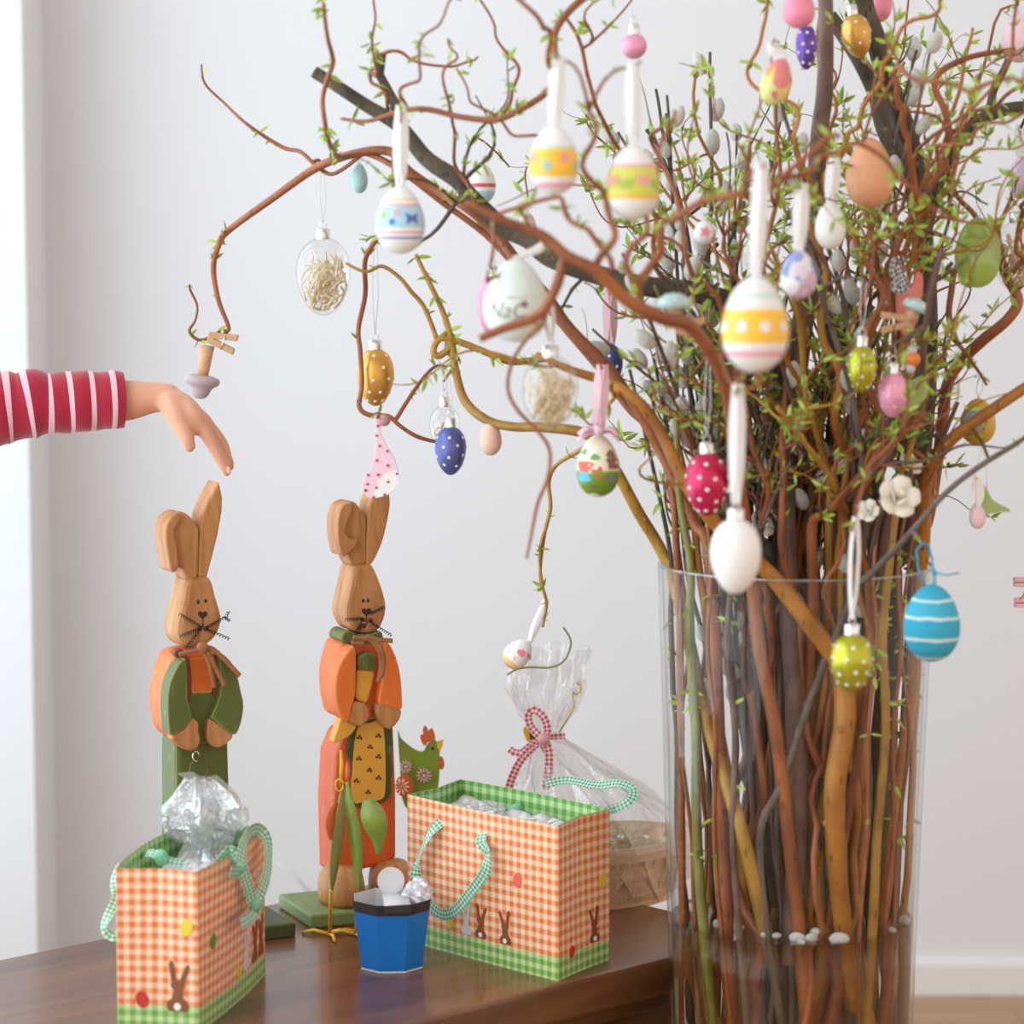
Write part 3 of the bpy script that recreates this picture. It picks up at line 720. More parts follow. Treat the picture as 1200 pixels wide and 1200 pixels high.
def fan(name, label, mat, group, n, ends, r, seed, style):
    rr = random.Random(seed)
    for k in range(n):
        mt = mat[k % len(mat)]
        ex, ey, eY = ends(rr, k)
        br = Branch(name, tip_label(label, HUE[mt.name], ex, ey, name), mt, group)
        end = at(ex, ey, eY)
        a = rr.random() * 6.28; q = math.sqrt(rr.random()) * .105
        rim_ = Vector((VX + math.cos(a) * q, VY + math.sin(a) * q, ZR))
        out = Vector((end.x - VX, end.y - VY, 0))
        if out.length > .05:                      # lean over the rim on the side it grows towards
            o2 = out.normalized() * .085
            rim_ = rim_.lerp(Vector((VX + o2.x, VY + o2.y, ZR)), .5)
        a = rr.random() * 6.28; q = math.sqrt(rr.random()) * .09
        base = Vector((VX + math.cos(a) * q, VY + math.sin(a) * q, .03 + rr.random() * .02)).lerp(Vector((rim_.x, rim_.y, .03)), .35)
        up = rim_ + Vector((out.x * .22, out.y * .22, (end.z - ZR) * .45))
        P = [base, base.lerp(rim_, .5) + Vector((rr.uniform(-.012, .012), rr.uniform(-.012, .012), 0)), rim_, up, end]
        pts = [Vector(p) for p in crom([tuple(p) for p in P], 16)]
        amp = {'curly': .030, 'catkin': .008, 'thin': .012, 'plain': .014}[style]
        frq = {'curly': 15, 'catkin': 7, 'thin': 12, 'plain': 8}[style]
        pts = wiggle(pts, amp, frq, rr.random() * 100)
        N = len(pts); r1 = r * rr.uniform(.75, 1.3)
        rad = [r1 * (1.15 - .8 * i / (N - 1)) for i in range(N)]
        pts = [inside(p, r_) for p, r_ in zip(pts, rad)]
        br.paths.append((pts, rad))
        if style == 'curly':
            twigs(br, pts, rad, 7, .17, .75, rr.random() * 1e6, .0018, .45, 62, .013)
            add_leaves(br, pts[int(N * .55):], 26, .011, 0.0, rr)
        elif style == 'plain':
            twigs(br, pts, rad, 3 if r > .003 else 1, .13, .6, rr.random() * 1e6, .0016, .5, 26, .011)
        elif style == 'thin':
            # knobbly fruit spurs with buds and blossom
            for _ in range(10):
                i = rr.randint(int(N * .42), N - 3); p = pts[i]
                t = (pts[i + 1] - pts[i - 1]).normalized()
                d = (t * .6 + Vector((rr.gauss(0, 1), rr.gauss(0, 1), rr.gauss(0, .5))).normalized()).normalized()
                L = rr.uniform(.012, .05)
                q = [p, p + d * L * .5 + Vector((0, 0, .002)), p + d * L + Vector((0, 0, .006))]
                br.paths.append((q, [.0016, .0013, .0019]))
                z = rr.random()
                if z < .5: add_leaves(br, q, 60, .013, .7, rr, 1 if z < .15 else 0, (2, 3))
                if z > .94 and q[-1].z < ZR + .26: br.blossoms.append((q[-1], (d + Vector((0, -.6, .4))).normalized(), rr.uniform(.014, .02)))
        elif style == 'catkin':
            s = 0; side = rr.random() * 6.28
            for i in range(int(N * .40), N - 1):
                s += (pts[i] - pts[i - 1]).length
                if s > rr.uniform(.016, .03):
                    s = 0; side += 2.4
                    t = (pts[i + 1] - pts[i - 1]).normalized(); e1 = t.orthogonal().normalized(); e2 = t.cross(e1)
                    o_ = e1 * math.cos(side) + e2 * math.sin(side)
                    br.catkins.append((pts[i] + o_ * (rad[i] + .003), (t + o_ * .45).normalized(), rr.uniform(1.0, 1.5)))
            tw = twigs(br, pts, rad, 2, .12, .12, rr.random() * 1e6, .0016, .5, 10, .009, spread=.6)
        BR.append(br)

fan('curly_willow_branch', 'leafy curly %s willow shoot in the bunch in the vase', [BARK_RED, BARK_RED, BARK_ORANGE], 'curly willow shoots filling the vase', 19,
    lambda rr, k: ([690, 745, 790, 850, 905, 960, 1015, 1070, 1130, 1175, 1220, 820, 1100, 660, 770, 880, 990, 1150, 1050][k] + rr.uniform(-15, 15), rr.uniform(-60, 230), rr.uniform(2.08, 2.55)), .0034, 5, 'curly')
fan('pussy_willow_branch', 'straight %s pussy willow branch set with furry silver catkins', [BARK_GREY, BARK_MAUVE, BARK_DARK], 'pussy willow branches in the vase', 12,
    lambda rr, k: ([700, 735, 775, 800, 832, 865, 900, 1098, 1068, 760, 880, 720][k] + rr.uniform(-8, 8), [385, 300, 110, 250, 60, 150, 80, 10, 60, 420, 300, 150][k], rr.uniform(2.10, 2.26) if k in (0, 1, 3, 7, 9, 10) else rr.uniform(2.16, 2.4)), .0030, 8, 'catkin')
fan('blossom_twig', 'knobbly %s fruit twig with buds standing in the vase', [BARK_DARK, BARK_GREY], 'fruit twigs in the vase', 11,
    lambda rr, k: ([800, 835, 870, 905, 940, 985, 1030, 1075, 1115, 1150, 770][k] + rr.uniform(-12, 12), rr.uniform(40, 430), rr.uniform(2.15, 2.5)), .0030, 21, 'thin')
fan('willow_rod', '%s willow rod packed among the branches in the vase', [BARK_ORANGE, BARK_MAUVE, BARK_YELLOW, BARK_DARK, BARK_OLIVE, BARK_GREY, BARK_RED, BARK_ORANGE, BARK_MAUVE], 'willow rods packed in the vase', 26,
    lambda rr, k: (rr.uniform(760, 960) if k % 5 else rr.uniform(1065, 1110), rr.uniform(260, 520), rr.uniform(2.1, 2.5)), .0050, 33, 'plain')
fan('thin_twig', 'thin %s twig standing among the thicker rods in the vase', [BARK_DARK, BARK_GREY, BARK_RED, BARK_MAUVE], 'thin twigs in the vase', 26,
    lambda rr, k: (rr.uniform(770, 970) if k % 5 else rr.uniform(1060, 1110), rr.uniform(330, 600), rr.uniform(2.1, 2.45)), .0021, 61, 'plain')
# stems standing against the glass, all round the vase
for k, (px_, Y_, w_, m_) in enumerate(((790, 2.27, 7, BARK_DARK), (801, 2.25, 5, BARK_RED), (812, 2.23, 12, BARK_OLIVE), (822, 2.33, 8, BARK_ORANGE), (835, 2.21, 6, BARK_RED), (1074, 2.27, 9, BARK_ORANGE), (1062, 2.24, 5, BARK_RED), (1050, 2.22, 6, BARK_RED), (1040, 2.2, 11, BARK_YELLOW), (1066, 2.31, 9, BARK_GREY), (858, 2.2, 8, BARK_MAUVE), (1022, 2.19, 5, BARK_RED))):
    rr = random.Random(400 + k); w2 = 6 * (1 if k % 2 else -1)
    x0 = px_ + (px_ - 932) * .02
    br = T('thin_twig' if w_ < 8 else 'willow_rod', ('thin %s twig standing against the side of the vase glass' if w_ < 8 else '%s willow rod standing against the side of the vase glass') % HUE[m_.name], m_,
      [(x0 + (px_ - 932) * .28 + rr.uniform(-25, 25), 470 + rr.uniform(-70, 60), Y_, w_ * .55), (x0 + (px_ - 932) * .12, 570, Y_, w_ * .7), (x0, 665, Y_, w_ * .85), (px_ + w2, 760, Y_, w_), (px_ - w2 * .6, 860, Y_, w_), (px_ + w2 * .5 - (px_ - 932) * .05, 980, Y_, w_ * 1.05), (px_ - (px_ - 932) * .12, 1100, Y_, w_ * 1.1)],
      group='stems against the vase glass')
    q = br.paths[0][0]
    add_leaves(br, q[:26], 22, .011, 0.0, rr); add_leaves(br, q[14:34], 16, .011, 0.0, rr)
    if w_ < 8: twigs(br, q[:14], br.paths[0][1][:14], 2, .09, .6, 500 + k, .0013, 0.0, 24, .010)
for k, brn in enumerate((bB4, bB6, bB7, bC1, bC2, bC3)):
    twigs(brn, brn.paths[0][0][:70], brn.paths[0][1][:70], 4, .15, .7, 900 + k, .0017, .0, 55, .011)
twigs(bB1, bB1.paths[0][0][30:75], bB1.paths[0][1][30:75], 7, .13, .6, 55, .0017, .0, 55, .011)
twigs(bB8, bB8.paths[0][0][:50], bB8.paths[0][1][:50], 4, .1, .4, 77, .0017, .0, 45, .011)
spb = Branch('blossom_twig', 'fruit twig with large cream blossoms beside the orange branches', BARK_DARK)
pts = [Vector(p[:3]) for p in crom([tuple(p) for p in (Vector((VX + .02, VY - .02, .03)), at(1000, 900, 2.26), at(1015, 700, 2.22), at(1030, 610, 2.17), at(1048, 582, 2.14))], 8)]
pts = [inside(p, .003) for p in pts]
spb.paths.append((pts, [.0032 - .0016 * i / (len(pts) - 1) for i in range(len(pts))]))
spb.blossoms += [(at(1050, 585, 2.13), Vector((.2, -1, .35)).normalized(), .018), (at(1018, 600, 2.17), Vector((-.3, -1, .4)).normalized(), .010), (at(1064, 548, 2.2), Vector((.4, -.7, .7)).normalized(), .011)]
spb.paths.append(([at(1018, 640, 2.2), at(1018, 602, 2.17)], [.0015, .0012])); spb.paths.append(([at(1040, 595, 2.16), at(1056, 570, 2.18), at(1064, 550, 2.2)], [.0015, .0014, .0012]))
BR.append(spb)
spc = Branch('blossom_twig', 'fruit twig with cream blossoms behind the magenta dotted egg', BARK_DARK)
pts = [inside(Vector(p[:3]), .003) for p in crom([tuple(p) for p in (Vector((VX - .02, VY - .02, .03)), at(890, 900, 2.24), at(880, 700, 2.2), at(888, 620, 2.26), at(884, 550, 2.27))], 8)]
spc.paths.append((pts, [.0032 - .0016 * i / (len(pts) - 1) for i in range(len(pts))]))
spc.blossoms += [(at(884, 548, 2.26), Vector((-.1, -1, .3)).normalized(), .015), (at(893, 612, 2.25), Vector((.3, -1, .2)).normalized(), .013)]
BR.append(spc)

spray(bB6, [(1194, 710, 2.3), (1204, 694, 2.3), (1206, 676, 2.3), (1232, 640, 2.28), (1250, 560, 2.26), (1246, 480, 2.23), (1232, 436, 2.2)], 12, w0=3, w1=5)
HOOKS = []     # points where ornaments hang; each gets a twig to hang from
# ---------------------------------------------------------------- shared builders for small things
def strip(b, path, width, nrm, mi=0, uvscale=1.0, taper=None):
    """flat ribbon along a path; nrm = face normal (one vector or one per point)"""
    path = [Vector(p) for p in path]; N = len(path); vs = []; s = 0; arc = []
    for i, p in enumerate(path):
        t = (path[min(i + 1, N - 1)] - path[max(i - 1, 0)]).normalized()
        n_ = Vector(nrm[i]) if isinstance(nrm, list) else Vector(nrm)
        a = t.cross(n_)
        a = a.normalized() if a.length > 1e-6 else t.orthogonal().normalized()
        w = width * (taper[i] if taper else 1) / 2
        vs += [p - a * w, p + a * w]
        if i: s += (p - path[i - 1]).length
        arc.append(s)
    fs = [(2 * i, 2 * i + 1, 2 * i + 3, 2 * i + 2) for i in range(N - 1)]
    uvs = [[(0, arc[i]), (width, arc[i]), (width, arc[i + 1]), (0, arc[i + 1])] for i in range(N - 1)]
    b.add(vs, fs, mi, uvs)
def thick(o, t):
    m = o.modifiers.new('thickness', 'SOLIDIFY'); m.thickness = t; m.offset = 0
    return o
class Frame:
    """upright plane at a world point turned by an angle; front faces -y locally"""
    def __init__(self, O, ang):
        self.O = Vector(O); self.ang = ang
        self.a = Vector((math.cos(ang), math.sin(ang), 0)); self.n = Vector((math.sin(ang), -math.cos(ang), 0))
    def loc(self, px, py, v=0.0):            # pixel -> local coordinates on the layer v in front of the origin
        d = ray(px, py); P0 = self.O + self.n * v
        k = (P0 - CAM).dot(self.n) / d.dot(self.n)
        q = CAM + d * k - self.O
        return Vector((q.dot(self.a), -v, q.z))
    def slab(self, name, pix, v, th, mat, parent, sub=4, bev=.0, kind=None):
        pp = crom(pix, sub, True) if sub > 1 else pix
        ring = [self.loc(x, y, v) for x, y in pp]
        n = len(ring)
        area = sum(ring[i].x * ring[(i + 1) % n].z - ring[(i + 1) % n].x * ring[i].z for i in range(n))
        if area < 0: ring.reverse()
        vs = ring + [p + Vector((0, th, 0)) for p in ring]
        fs = [tuple(range(n)), tuple(range(2 * n - 1, n - 1, -1))]
        fs += [(i, i + n, (i + 1) % n + n, (i + 1) % n) for i in range(n)]
        b = MB(); b.add(vs, fs)
        o = b.build(name, mat, parent, smooth=False, kind=kind)
        if bev: bevel(o, bev, 2, .7)
        return o
    def disc(self, b, px, py, r, v, th=.0008, n=10, sx=1.0, sz=1.0, mi=0):
        c = self.loc(px, py, v)
        ring = [c + Vector((math.cos(2 * math.pi * k / n) * r * sx, 0, math.sin(2 * math.pi * k / n) * r * sz)) for k in range(n)]
        back = [p + Vector((0, th, 0)) for p in ring]
        b.add(ring + back, [tuple(range(n))] + [(i, i + n, (i + 1) % n + n, (i + 1) % n) for i in range(n)], mi)

def egg_r(t, k):                             # radius along height, t 0 (bottom) .. 1 (top); k > 0 narrower on top
    th = math.pi * t
    return math.sin(th) * (1 + k * math.cos(th))
def egg_prof(w, h, k, n=18):
    mx_ = max(egg_r(i / 60, k) for i in range(61))
    return [(max(.00005, egg_r(i / n, k) / mx_ * w / 2), -math.cos(math.pi * i / n) * h / 2) for i in range(n + 1)]
def egg_surface(w, h, k, z, ang, off=0.0003):
    t = math.acos(max(-1, min(1, -2 * z / h))) / math.pi
    mx_ = max(egg_r(i / 60, k) for i in range(61))
    r = egg_r(t, k) / mx_ * w / 2 + off
    return Vector((r * math.sin(ang), -r * math.cos(ang), z))
def dots_mesh(w, h, k, rows, per, r, seed=0):
    rr = random.Random(seed); b = MB()
    for i, z in enumerate(rows):
        for j in range(per):
            a = 2 * math.pi * (j + .5 * (i % 2)) / per + rr.uniform(-.12, .12)
            p = egg_surface(w, h, k, z * h / 2 + rr.uniform(-.03, .03) * h, a, 0)
            nrm = Vector((p.x / (w * w), p.y / (w * w), p.z / (h * h))).normalized()
            M = nrm.to_track_quat('Z', 'Y').to_matrix()
            b.ball(p, r * .8, r * .8, r * .3, 8, 4, 0, M)
    return b
RIB_W = plain('white_ribbon', (.80, .80, .80), .4, var=.05)
RIB_P = plain('pink_ribbon', (.80, .52, .60), .45, var=.08)
DOTW = plain('white_dot', (.86, .86, .84), .5, var=.02)
ORN = {}
def ornament(name, label, px, py, w, h, Y, mat, hook=None, tie='thread', cap=False, k=.16, up=True, dots=None, tilt=(0, 0, 0), group=None, cat='ornament', spin=0.0):
    """a hanging egg: w and h in photo pixels, hook = pixel where its thread is looped"""
    s = ppm(Y); W, H = w / s, h / s; kk = k if up else -k
    c = at(px, py, Y)
    root = thing(name, label, cat, c, 0, group)
    b = MB(); b.lathe(egg_prof(W, H, kk), 28)
    sh = b.build('shell', mat, root); sh.rotation_euler = (tilt[0], tilt[1], spin)
    R = Matrix.Rotation(tilt[1], 3, 'Y') @ Matrix.Rotation(tilt[0], 3, 'X')
    if dots:
        rows, per, r = dots
        dm = dots_mesh(W, H, kk, rows, per, r, sum(map(ord, label)) % 97).build('dots', DOTW, sh, kind='stuff')
    top = R @ Vector((0, 0, H / 2))
    if cap:
        b = MB(); cr = .0058 if W > .03 else .0046
        b.lathe([(.0001, H / 2 + .0075), (cr * .75, H / 2 + .0075), (cr, H / 2 + .0065), (cr, H / 2 - .0005), (cr * .96, H / 2 - .002)], 16)
        ca = b.build('cap', SILVER, root); ca.rotation_euler = sh.rotation_euler
        b = MB(); cc = Vector((0, 0, H / 2 + .0098))
        b.tube([cc + Vector((math.cos(a) * .0028, 0, math.sin(a) * .003)) for a in [2 * math.pi * i / 10 for i in range(11)]], .0004, 5)
        b.build('wire_loop', SILVER, ca)
        top = R @ Vector((0, 0, H / 2 + .012))
    if hook:
        hp = at(hook[0], hook[1], Y if len(hook) < 3 else hook[2]); HOOKS.append(hp.copy()); hl = hp - c
        b = MB(); side = Vector((1, 0, 0))
        if tie == 'thread':
            for sg in (-1, 1):
                b.tube([top, top.lerp(hl, .4) + side * sg * .0025, hl + side * sg * .0012 + Vector((0, 0, .001))], .00035, 5)
            b.build('thread', THREAD, root)
        else:
            mat_r, wd = (RIB_W, .0065) if tie == 'ribbon' else ((RIB_P, .0075) if tie == 'pink' else (RIB_W, .0035))
            for sg in (-1, 1):
                p = [top - Vector((0, 0, .002)), top.lerp(hl, .3) + side * sg * .0025, top.lerp(hl, .7) + side * sg * .003, hl + Vector((sg * .001, 0, .003))]
                p = [Vector(q) for q in crom([tuple(q) for q in p], 5)]
                strip(b, p, wd, Vector((sg * .45, -1, 0)))
            b.tube([top + Vector((-.002, 0, 0)), top + Vector((.002, 0, .0006))], [.0018, .0018], 8)
            thick(b.build('ribbon', mat_r, root, smooth=False), .0003)
    ORN[label] = (root, W, H, kk)
    return root, W, H, kk
def egg_print(root, W, H, k, items, name='painted_motif', mats=None):
    """small flat painted shapes: (angle, height -1..1, kind, size, material)"""
    by = {}
    for ang, z, kind, r, mat in items:
        b = by.setdefault(mat.name, (MB(), mat))[0]
        def S(x, y_): return egg_surface(W, H, k, max(-.98, min(.98, z + y_ / (H / 2))) * H / 2, ang + x / (W / 2), .0004)
        if kind == 'dot': sh = [(math.cos(a) * r, math.sin(a) * r) for a in [2 * math.pi * i / 10 for i in range(10)]]
        elif kind == 'star': sh = [(math.cos(a) * r * (1 if i % 2 == 0 else .45), math.sin(a) * r * (1 if i % 2 == 0 else .45)) for i, a in enumerate([2 * math.pi * i / 10 for i in range(10)])]
        elif kind == 'heart': sh = [(r * (math.sin(a) ** 3), r * (.8125 * math.cos(a) - .3125 * math.cos(2 * a) - .125 * math.cos(3 * a) - .0625 * math.cos(4 * a))) for a in [2 * math.pi * i / 18 for i in range(18)]]
        elif kind == 'butterfly': sh = [(0, -.3 * r), (r * .8, -r * .8), (r * .7, 0), (r, r * .7), (0, .3 * r), (-r, r * .7), (-r * .7, 0), (-r * .8, -r * .8)]
        elif kind == 'blob': sh = [(math.cos(a) * r * (1 + .3 * math.sin(3 * a + z * 9)), math.sin(a) * r * .75 * (1 + .25 * math.cos(2 * a))) for a in [2 * math.pi * i / 14 for i in range(14)]]
        elif kind == 'bar': sh = [(-r, -.0004), (-r / 2, -.0004), (0, -.0004), (r / 2, -.0004), (r, -.0004), (r, .0004), (r / 2, .0004), (0, .0004), (-r / 2, .0004), (-r, .0004)]
        b.add([S(0, 0)] + [S(x, y_) for x, y_ in sh], [(0, i + 1, (i + 1) % len(sh) + 1) for i in range(len(sh))])
    for b, mat in by.values(): b.build(name, mat, root)
def straw_fill(root, W, H, col, n=55, seed=1, fill=.8):
    rr = random.Random(seed); b = MB()
    for _ in range(n):
        c = Vector((rr.gauss(0, .2) * W, rr.gauss(0, .2) * W, rr.uniform(-.36, .18) * H))
        d = Vector((rr.gauss(0, .35), rr.gauss(0, .35), 1)).normalized(); e = d.orthogonal().normalized()
        L = H * rr.uniform(.2, .45)
        pts = []
        for i in range(7):
            t = i / 6 - .5
            p = c + d * t * L + e * math.sin(t * 5 + rr.random()) * W * .12
            lim = .44 * math.sqrt(max(.02, 1 - (2.2 * p.z / H) ** 2)) * W
            q = Vector((p.x, p.y, 0))
            if q.length > lim: q *= lim / q.length
            pts.append(Vector((q.x, q.y, max(-.42 * H, min(.4 * H, p.z)))))
        b.tube(pts, rr.uniform(.0005, .0011), 5)
    return b.build('straw', col, root, kind='stuff')

c_white = (.84, .84, .82); c_yel = srgb(250, 195, 50); c_pink = srgb(235, 170, 185); c_lime = srgb(215, 215, 90); c_blue = srgb(175, 215, 232)
c_lil = srgb(150, 140, 205); c_mint = srgb(195, 225, 205)
eg = 'painted eggs hung in the branches'
GOLD = plain('gold_lacquer', srgb(226, 172, 84), .34, metal=.7, var=.06)
VIOLET = plain('violet_lacquer', srgb(105, 75, 165), .28, metal=.45, var=.06)
BLUEL = plain('blue_lacquer', srgb(95, 105, 170), .35, metal=.4, var=.06)
MAGENTA = plain('magenta_lacquer', srgb(205, 40, 90), .28, metal=.4, var=.06)
OLIVE = plain('olive_lacquer', srgb(185, 185, 50), .25, metal=.55, var=.06)
PINKL = plain('pink_lacquer', srgb(240, 165, 195), .25, metal=.25, var=.05)
STRAW = plain('straw', srgb(226, 205, 168), .7, var=.2, scale=90)
MINT = plain('mint_shell', srgb(222, 232, 225), .45, var=.03, coat=.1)

e = ornament('egg_ornament', 'white egg with an orange yellow flower band on a white ribbon, beside the lime-banded egg', 649, 188, 58, 80, 1.93, bands('egg_band_orange', 80 / ppm(1.93), [(0, c_white), (.10, c_pink), (.17, c_white), (.26, c_yel), (.66, c_mint), (.71, c_white)]), (655, 70), 'ribbon')
egg_print(*e, [(a, -.05 + .12 * (-1) ** i, 'star', .0055, plain('motif_blue', srgb(150, 200, 190), .4) if i % 2 else plain('motif_rose', srgb(240, 160, 150), .4)) for i, a in enumerate((-1.0, -.3, .45, 1.1))])
e = ornament('egg_ornament', 'white egg with a broad lime green band, hanging from a white ribbon', 742, 214, 63, 88, 1.95, bands('egg_band_lime', 88 / ppm(1.95), [(0, c_white), (.28, c_yel), (.33, c_lime), (.70, c_pink), (.74, c_white)]), (742, 78), 'ribbon')
egg_print(*e, [(a, .05 * (-1) ** i, 'blob', .006, plain('motif_green', srgb(180, 190, 70), .4) if i % 2 else plain('motif_pink', srgb(235, 170, 160), .4)) for i, a in enumerate((-1.0, -.3, .35, 1.0))])
e = ornament('egg_ornament', 'white egg with a pale blue butterfly band on a white ribbon', 469, 258, 58, 79, 2.1, bands('egg_band_blue', 79 / ppm(2.1), [(0, c_white), (.22, c_lil), (.255, c_white), (.30, c_pink), (.335, c_white), (.38, c_blue), (.70, c_pink), (.735, c_white), (.79, c_yel), (.81, c_white)]), (470, 128), 'ribbon')
egg_print(*e, [(-.75, .15, 'star', .004, plain('motif_green', srgb(180, 190, 70), .4)), (-.1, .22, 'dot', .0025, plain('motif_pink', srgb(235, 170, 160), .4)), (.55, .05, 'butterfly', .006, plain('motif_cobalt', srgb(85, 110, 190), .4)), (-.3, -.05, 'star', .0035, plain('motif_cobalt', srgb(85, 110, 190), .4))])
e = ornament('egg_ornament', 'largest white egg with a yellow dotted band and a pink ring on a white ribbon', 885, 380, 79, 113, 1.84, bands('egg_band_yellow', 113 / ppm(1.84), [(0, c_white), (.17, c_pink), (.23, c_white), (.31, c_yel), (.66, c_white), (.78, c_mint), (.82, c_white)]), (893, 195), 'ribbon')
egg_print(*e, [(a, -.03, 'dot', .0038, DOTW) for a in (-1.2, -.5, .2, .9)])
e = ornament('glass_egg', 'clear glass egg filled with straw, hanging beside the pale blue butterfly egg', 379, 324, 64, 92, 2.33, ORNGLASS, (378, 196), 'thread', True, .12, False)
straw_fill(e[0], e[1], e[2], STRAW, 70, 3)
e = ornament('glass_egg', 'clear glass egg filled with straw, hanging under the pale mint egg', 645, 460, 66, 88, 2.03, ORNGLASS, (642, 350), 'narrow', True, .10, False)
straw_fill(e[0], e[1], e[2], STRAW, 80, 4)
ornament('egg_ornament', 'gold egg with white dots above the pink dotted bird', 440, 442, 44, 68, 2.36, GOLD, (440, 283), 'thread', True, .14, False, ([.7, .3, -.1, -.5, -.8], 7, .0021))
ornament('egg_ornament', 'blue violet egg with white dots beside the small peach egg', 528, 528, 37, 58, 2.32, BLUEL, (524, 440), 'thread', True, .14, False, ([.6, .2, -.2, -.6], 6, .0018))
e = ornament('glass_egg', 'small clear glass egg with a feather behind the blue violet dotted egg', 521, 500, 36, 52, 2.42, ORNGLASS, (522, 430), 'thread', True, .1, False)
straw_fill(e[0], e[1], e[2], STRAW, 14, 9)
ornament('egg_ornament', 'small plain peach egg tied close under the yellow branch', 575, 513, 26, 42, 2.28, plain('peach_shell', srgb(230, 190, 170), .5, var=.1, scale=200), (572, 490), 'thread')
e = ornament('egg_ornament', 'cream egg printed with a meadow scene under a pink bow', 701, 546, 51, 74, 2.16, bands('egg_meadow', 74 / ppm(2.16), [(0, srgb(235, 228, 205)), (.06, srgb(110, 150, 45)), (.36, srgb(130, 165, 60)), (.42, srgb(238, 232, 212))], mottle=.2), (706, 432), 'pink')
mr, mb_, mg, mbr = plain('motif_red', srgb(230, 95, 70), .4), plain('motif_sky', srgb(95, 185, 225), .4), plain('motif_leaf', srgb(110, 170, 90), .4), plain('motif_brown', srgb(150, 100, 85), .4)
egg_print(*e, [(-.75, .02, 'blob', .0075, mr), (-.75, -.30, 'blob', .0065, mb_), (-.95, .48, 'blob', .004, mg), (-.2, .33, 'blob', .004, mg), (.8, .12, 'blob', .008, mbr), (.75, .42, 'blob', .005, mbr), (.05, -.05, 'dot', .002, mr), (.0, -.3, 'dot', .002, mr), (-.3, -.62, 'blob', .003, mbr), (.65, -.35, 'blob', .005, plain('motif_grey', srgb(130, 140, 140), .5)), (-.25, -.12, 'dot', .0018, mr)])
b = MB()
for a0 in (.5, 2.6, -.4, 3.6):
    p = [Vector((0, -.006, e[2] / 2 + .001)), Vector((math.cos(a0) * .010, -.011, e[2] / 2 + .004 + math.sin(a0) * .004)), Vector((math.cos(a0) * .018, -.012, e[2] / 2 - .002 + math.sin(a0) * .005))]
    strip(b, [Vector(q) for q in crom([tuple(q) for q in p], 4)], .006, Vector((0, -.5, 1)))
b.ball((0, -.012, e[2] / 2 + .004), .004, .003, .004, 8, 6)
thick(b.build('bow', RIB_P, e[0]), .0004)
ornament('egg_ornament', 'magenta red egg with white dots and a silver cap', 828, 567, 51, 76, 2.1, MAGENTA, (830, 420), 'thread', True, .16, False, ([.65, .25, -.15, -.5, -.8], 7, .0023))
ornament('egg_ornament', 'plain white egg hanging low over the vase rim', 862, 652, 60, 90, 1.92, plain('white_shell', (.87, .87, .85), .4, var=.02, coat=.1), (865, 455), 'ribbon', True, .12, False)
ornament('egg_ornament', 'olive gold egg with white dots hanging in front of the vase', 998, 776, 50, 70, 2.05, OLIVE, (1003, 610), 'narrow', True, .13, False, ([.6, .15, -.3, -.7], 7, .0022))
bF = ornament('felt_egg', 'turquoise felt egg with white wool stripes hanging outside the vase rim', 1092, 730, 67, 92, 2.09, bands('felt_stripes', 92 / ppm(2.09), [(0, srgb(60, 170, 205)), (.045, srgb(205, 228, 232)), (.08, srgb(60, 172, 206)), (.29, srgb(205, 228, 232)), (.335, srgb(60, 172, 206)), (.57, srgb(205, 228, 232)), (.61, srgb(70, 180, 212)), (.79, srgb(205, 228, 232)), (.825, srgb(60, 172, 206))], rough=.95, coat=0, mottle=.03), None, k=.12)
b = MB(); hp = at(1085, 640, 2.105); HOOKS.append(hp); c0 = bF[0].location
CORD = plain('turquoise_cord', srgb(50, 160, 190), .8)
b.tube([Vector((-.006, 0, bF[2] / 2 - .002)), at(1076, 665, 2.09) - c0, at(1074, 645, 2.1) - c0, at(1081, 636, 2.1) - c0, at(1089, 640, 2.1) - c0, at(1094, 668, 2.095) - c0, at(1096, 676, 2.09) - c0, Vector((.002, 0, bF[2] / 2 - .002))], .0009, 6)
b.tube([at(1095, 671, 2.09) - c0, at(1110, 674, 2.08) - c0, at(1124, 671, 2.08) - c0], .0007, 5); b.ball(at(1095, 671, 2.09) - c0, .002)
b.build('cord', CORD, bF[0])
ornament('egg_ornament', 'plain brown hen\'s egg with a chipped side high in the branches', 1019, 203, 56, 82, 2.17, plain('brown_shell', srgb(222, 160, 120), .55, var=.08, scale=150, bump=.1, bscale=900), (1020, 155), 'thread', k=.2)
ornament('egg_ornament', 'pink and orange marbled egg high above the banded eggs', 910, 96, 36, 56, 2.1, patches('marbled_print', [srgb(235, 150, 90), srgb(225, 130, 130), srgb(240, 200, 110), srgb(215, 215, 130), srgb(225, 120, 140)], 55), (905, 55), 'ribbon', tilt=(0, .25, 0))
ornament('egg_ornament', 'violet egg with white dots beside the straight brown branch', 945, 55, 25, 52, 2.2, VIOLET, (950, -10), 'thread', True, .12, False, ([.6, .15, -.3, -.7], 6, .0017))
ornament('egg_ornament', 'gold egg with white dots next to the grey forked branch', 1004, 42, 34, 52, 2.28, GOLD, (1002, -15), 'thread', True, .14, False, ([.6, .1, -.4], 6, .0019), tilt=(0, -.2, 0))
ornament('egg_ornament', 'pink flowered egg at the very top of the bunch', 936, 10, 38, 46, 2.15, plain('rose_shell', srgb(235, 140, 165), .35, var=.1, coat=.2), (938, -30), 'ribbon')
ornament('egg_ornament', 'rose pink egg behind the top of the grey forked branch', 1030, 4, 30, 44, 2.36, plain('rose_shell', srgb(235, 140, 165), .35, var=.1, coat=.2), (1030, -35), 'ribbon')
ornament('ball_ornament', 'round pink glass bauble with a silver cap', 743, 54, 30, 30, 2.22, PINKL, (744, -5), 'thread', True, 0.0)
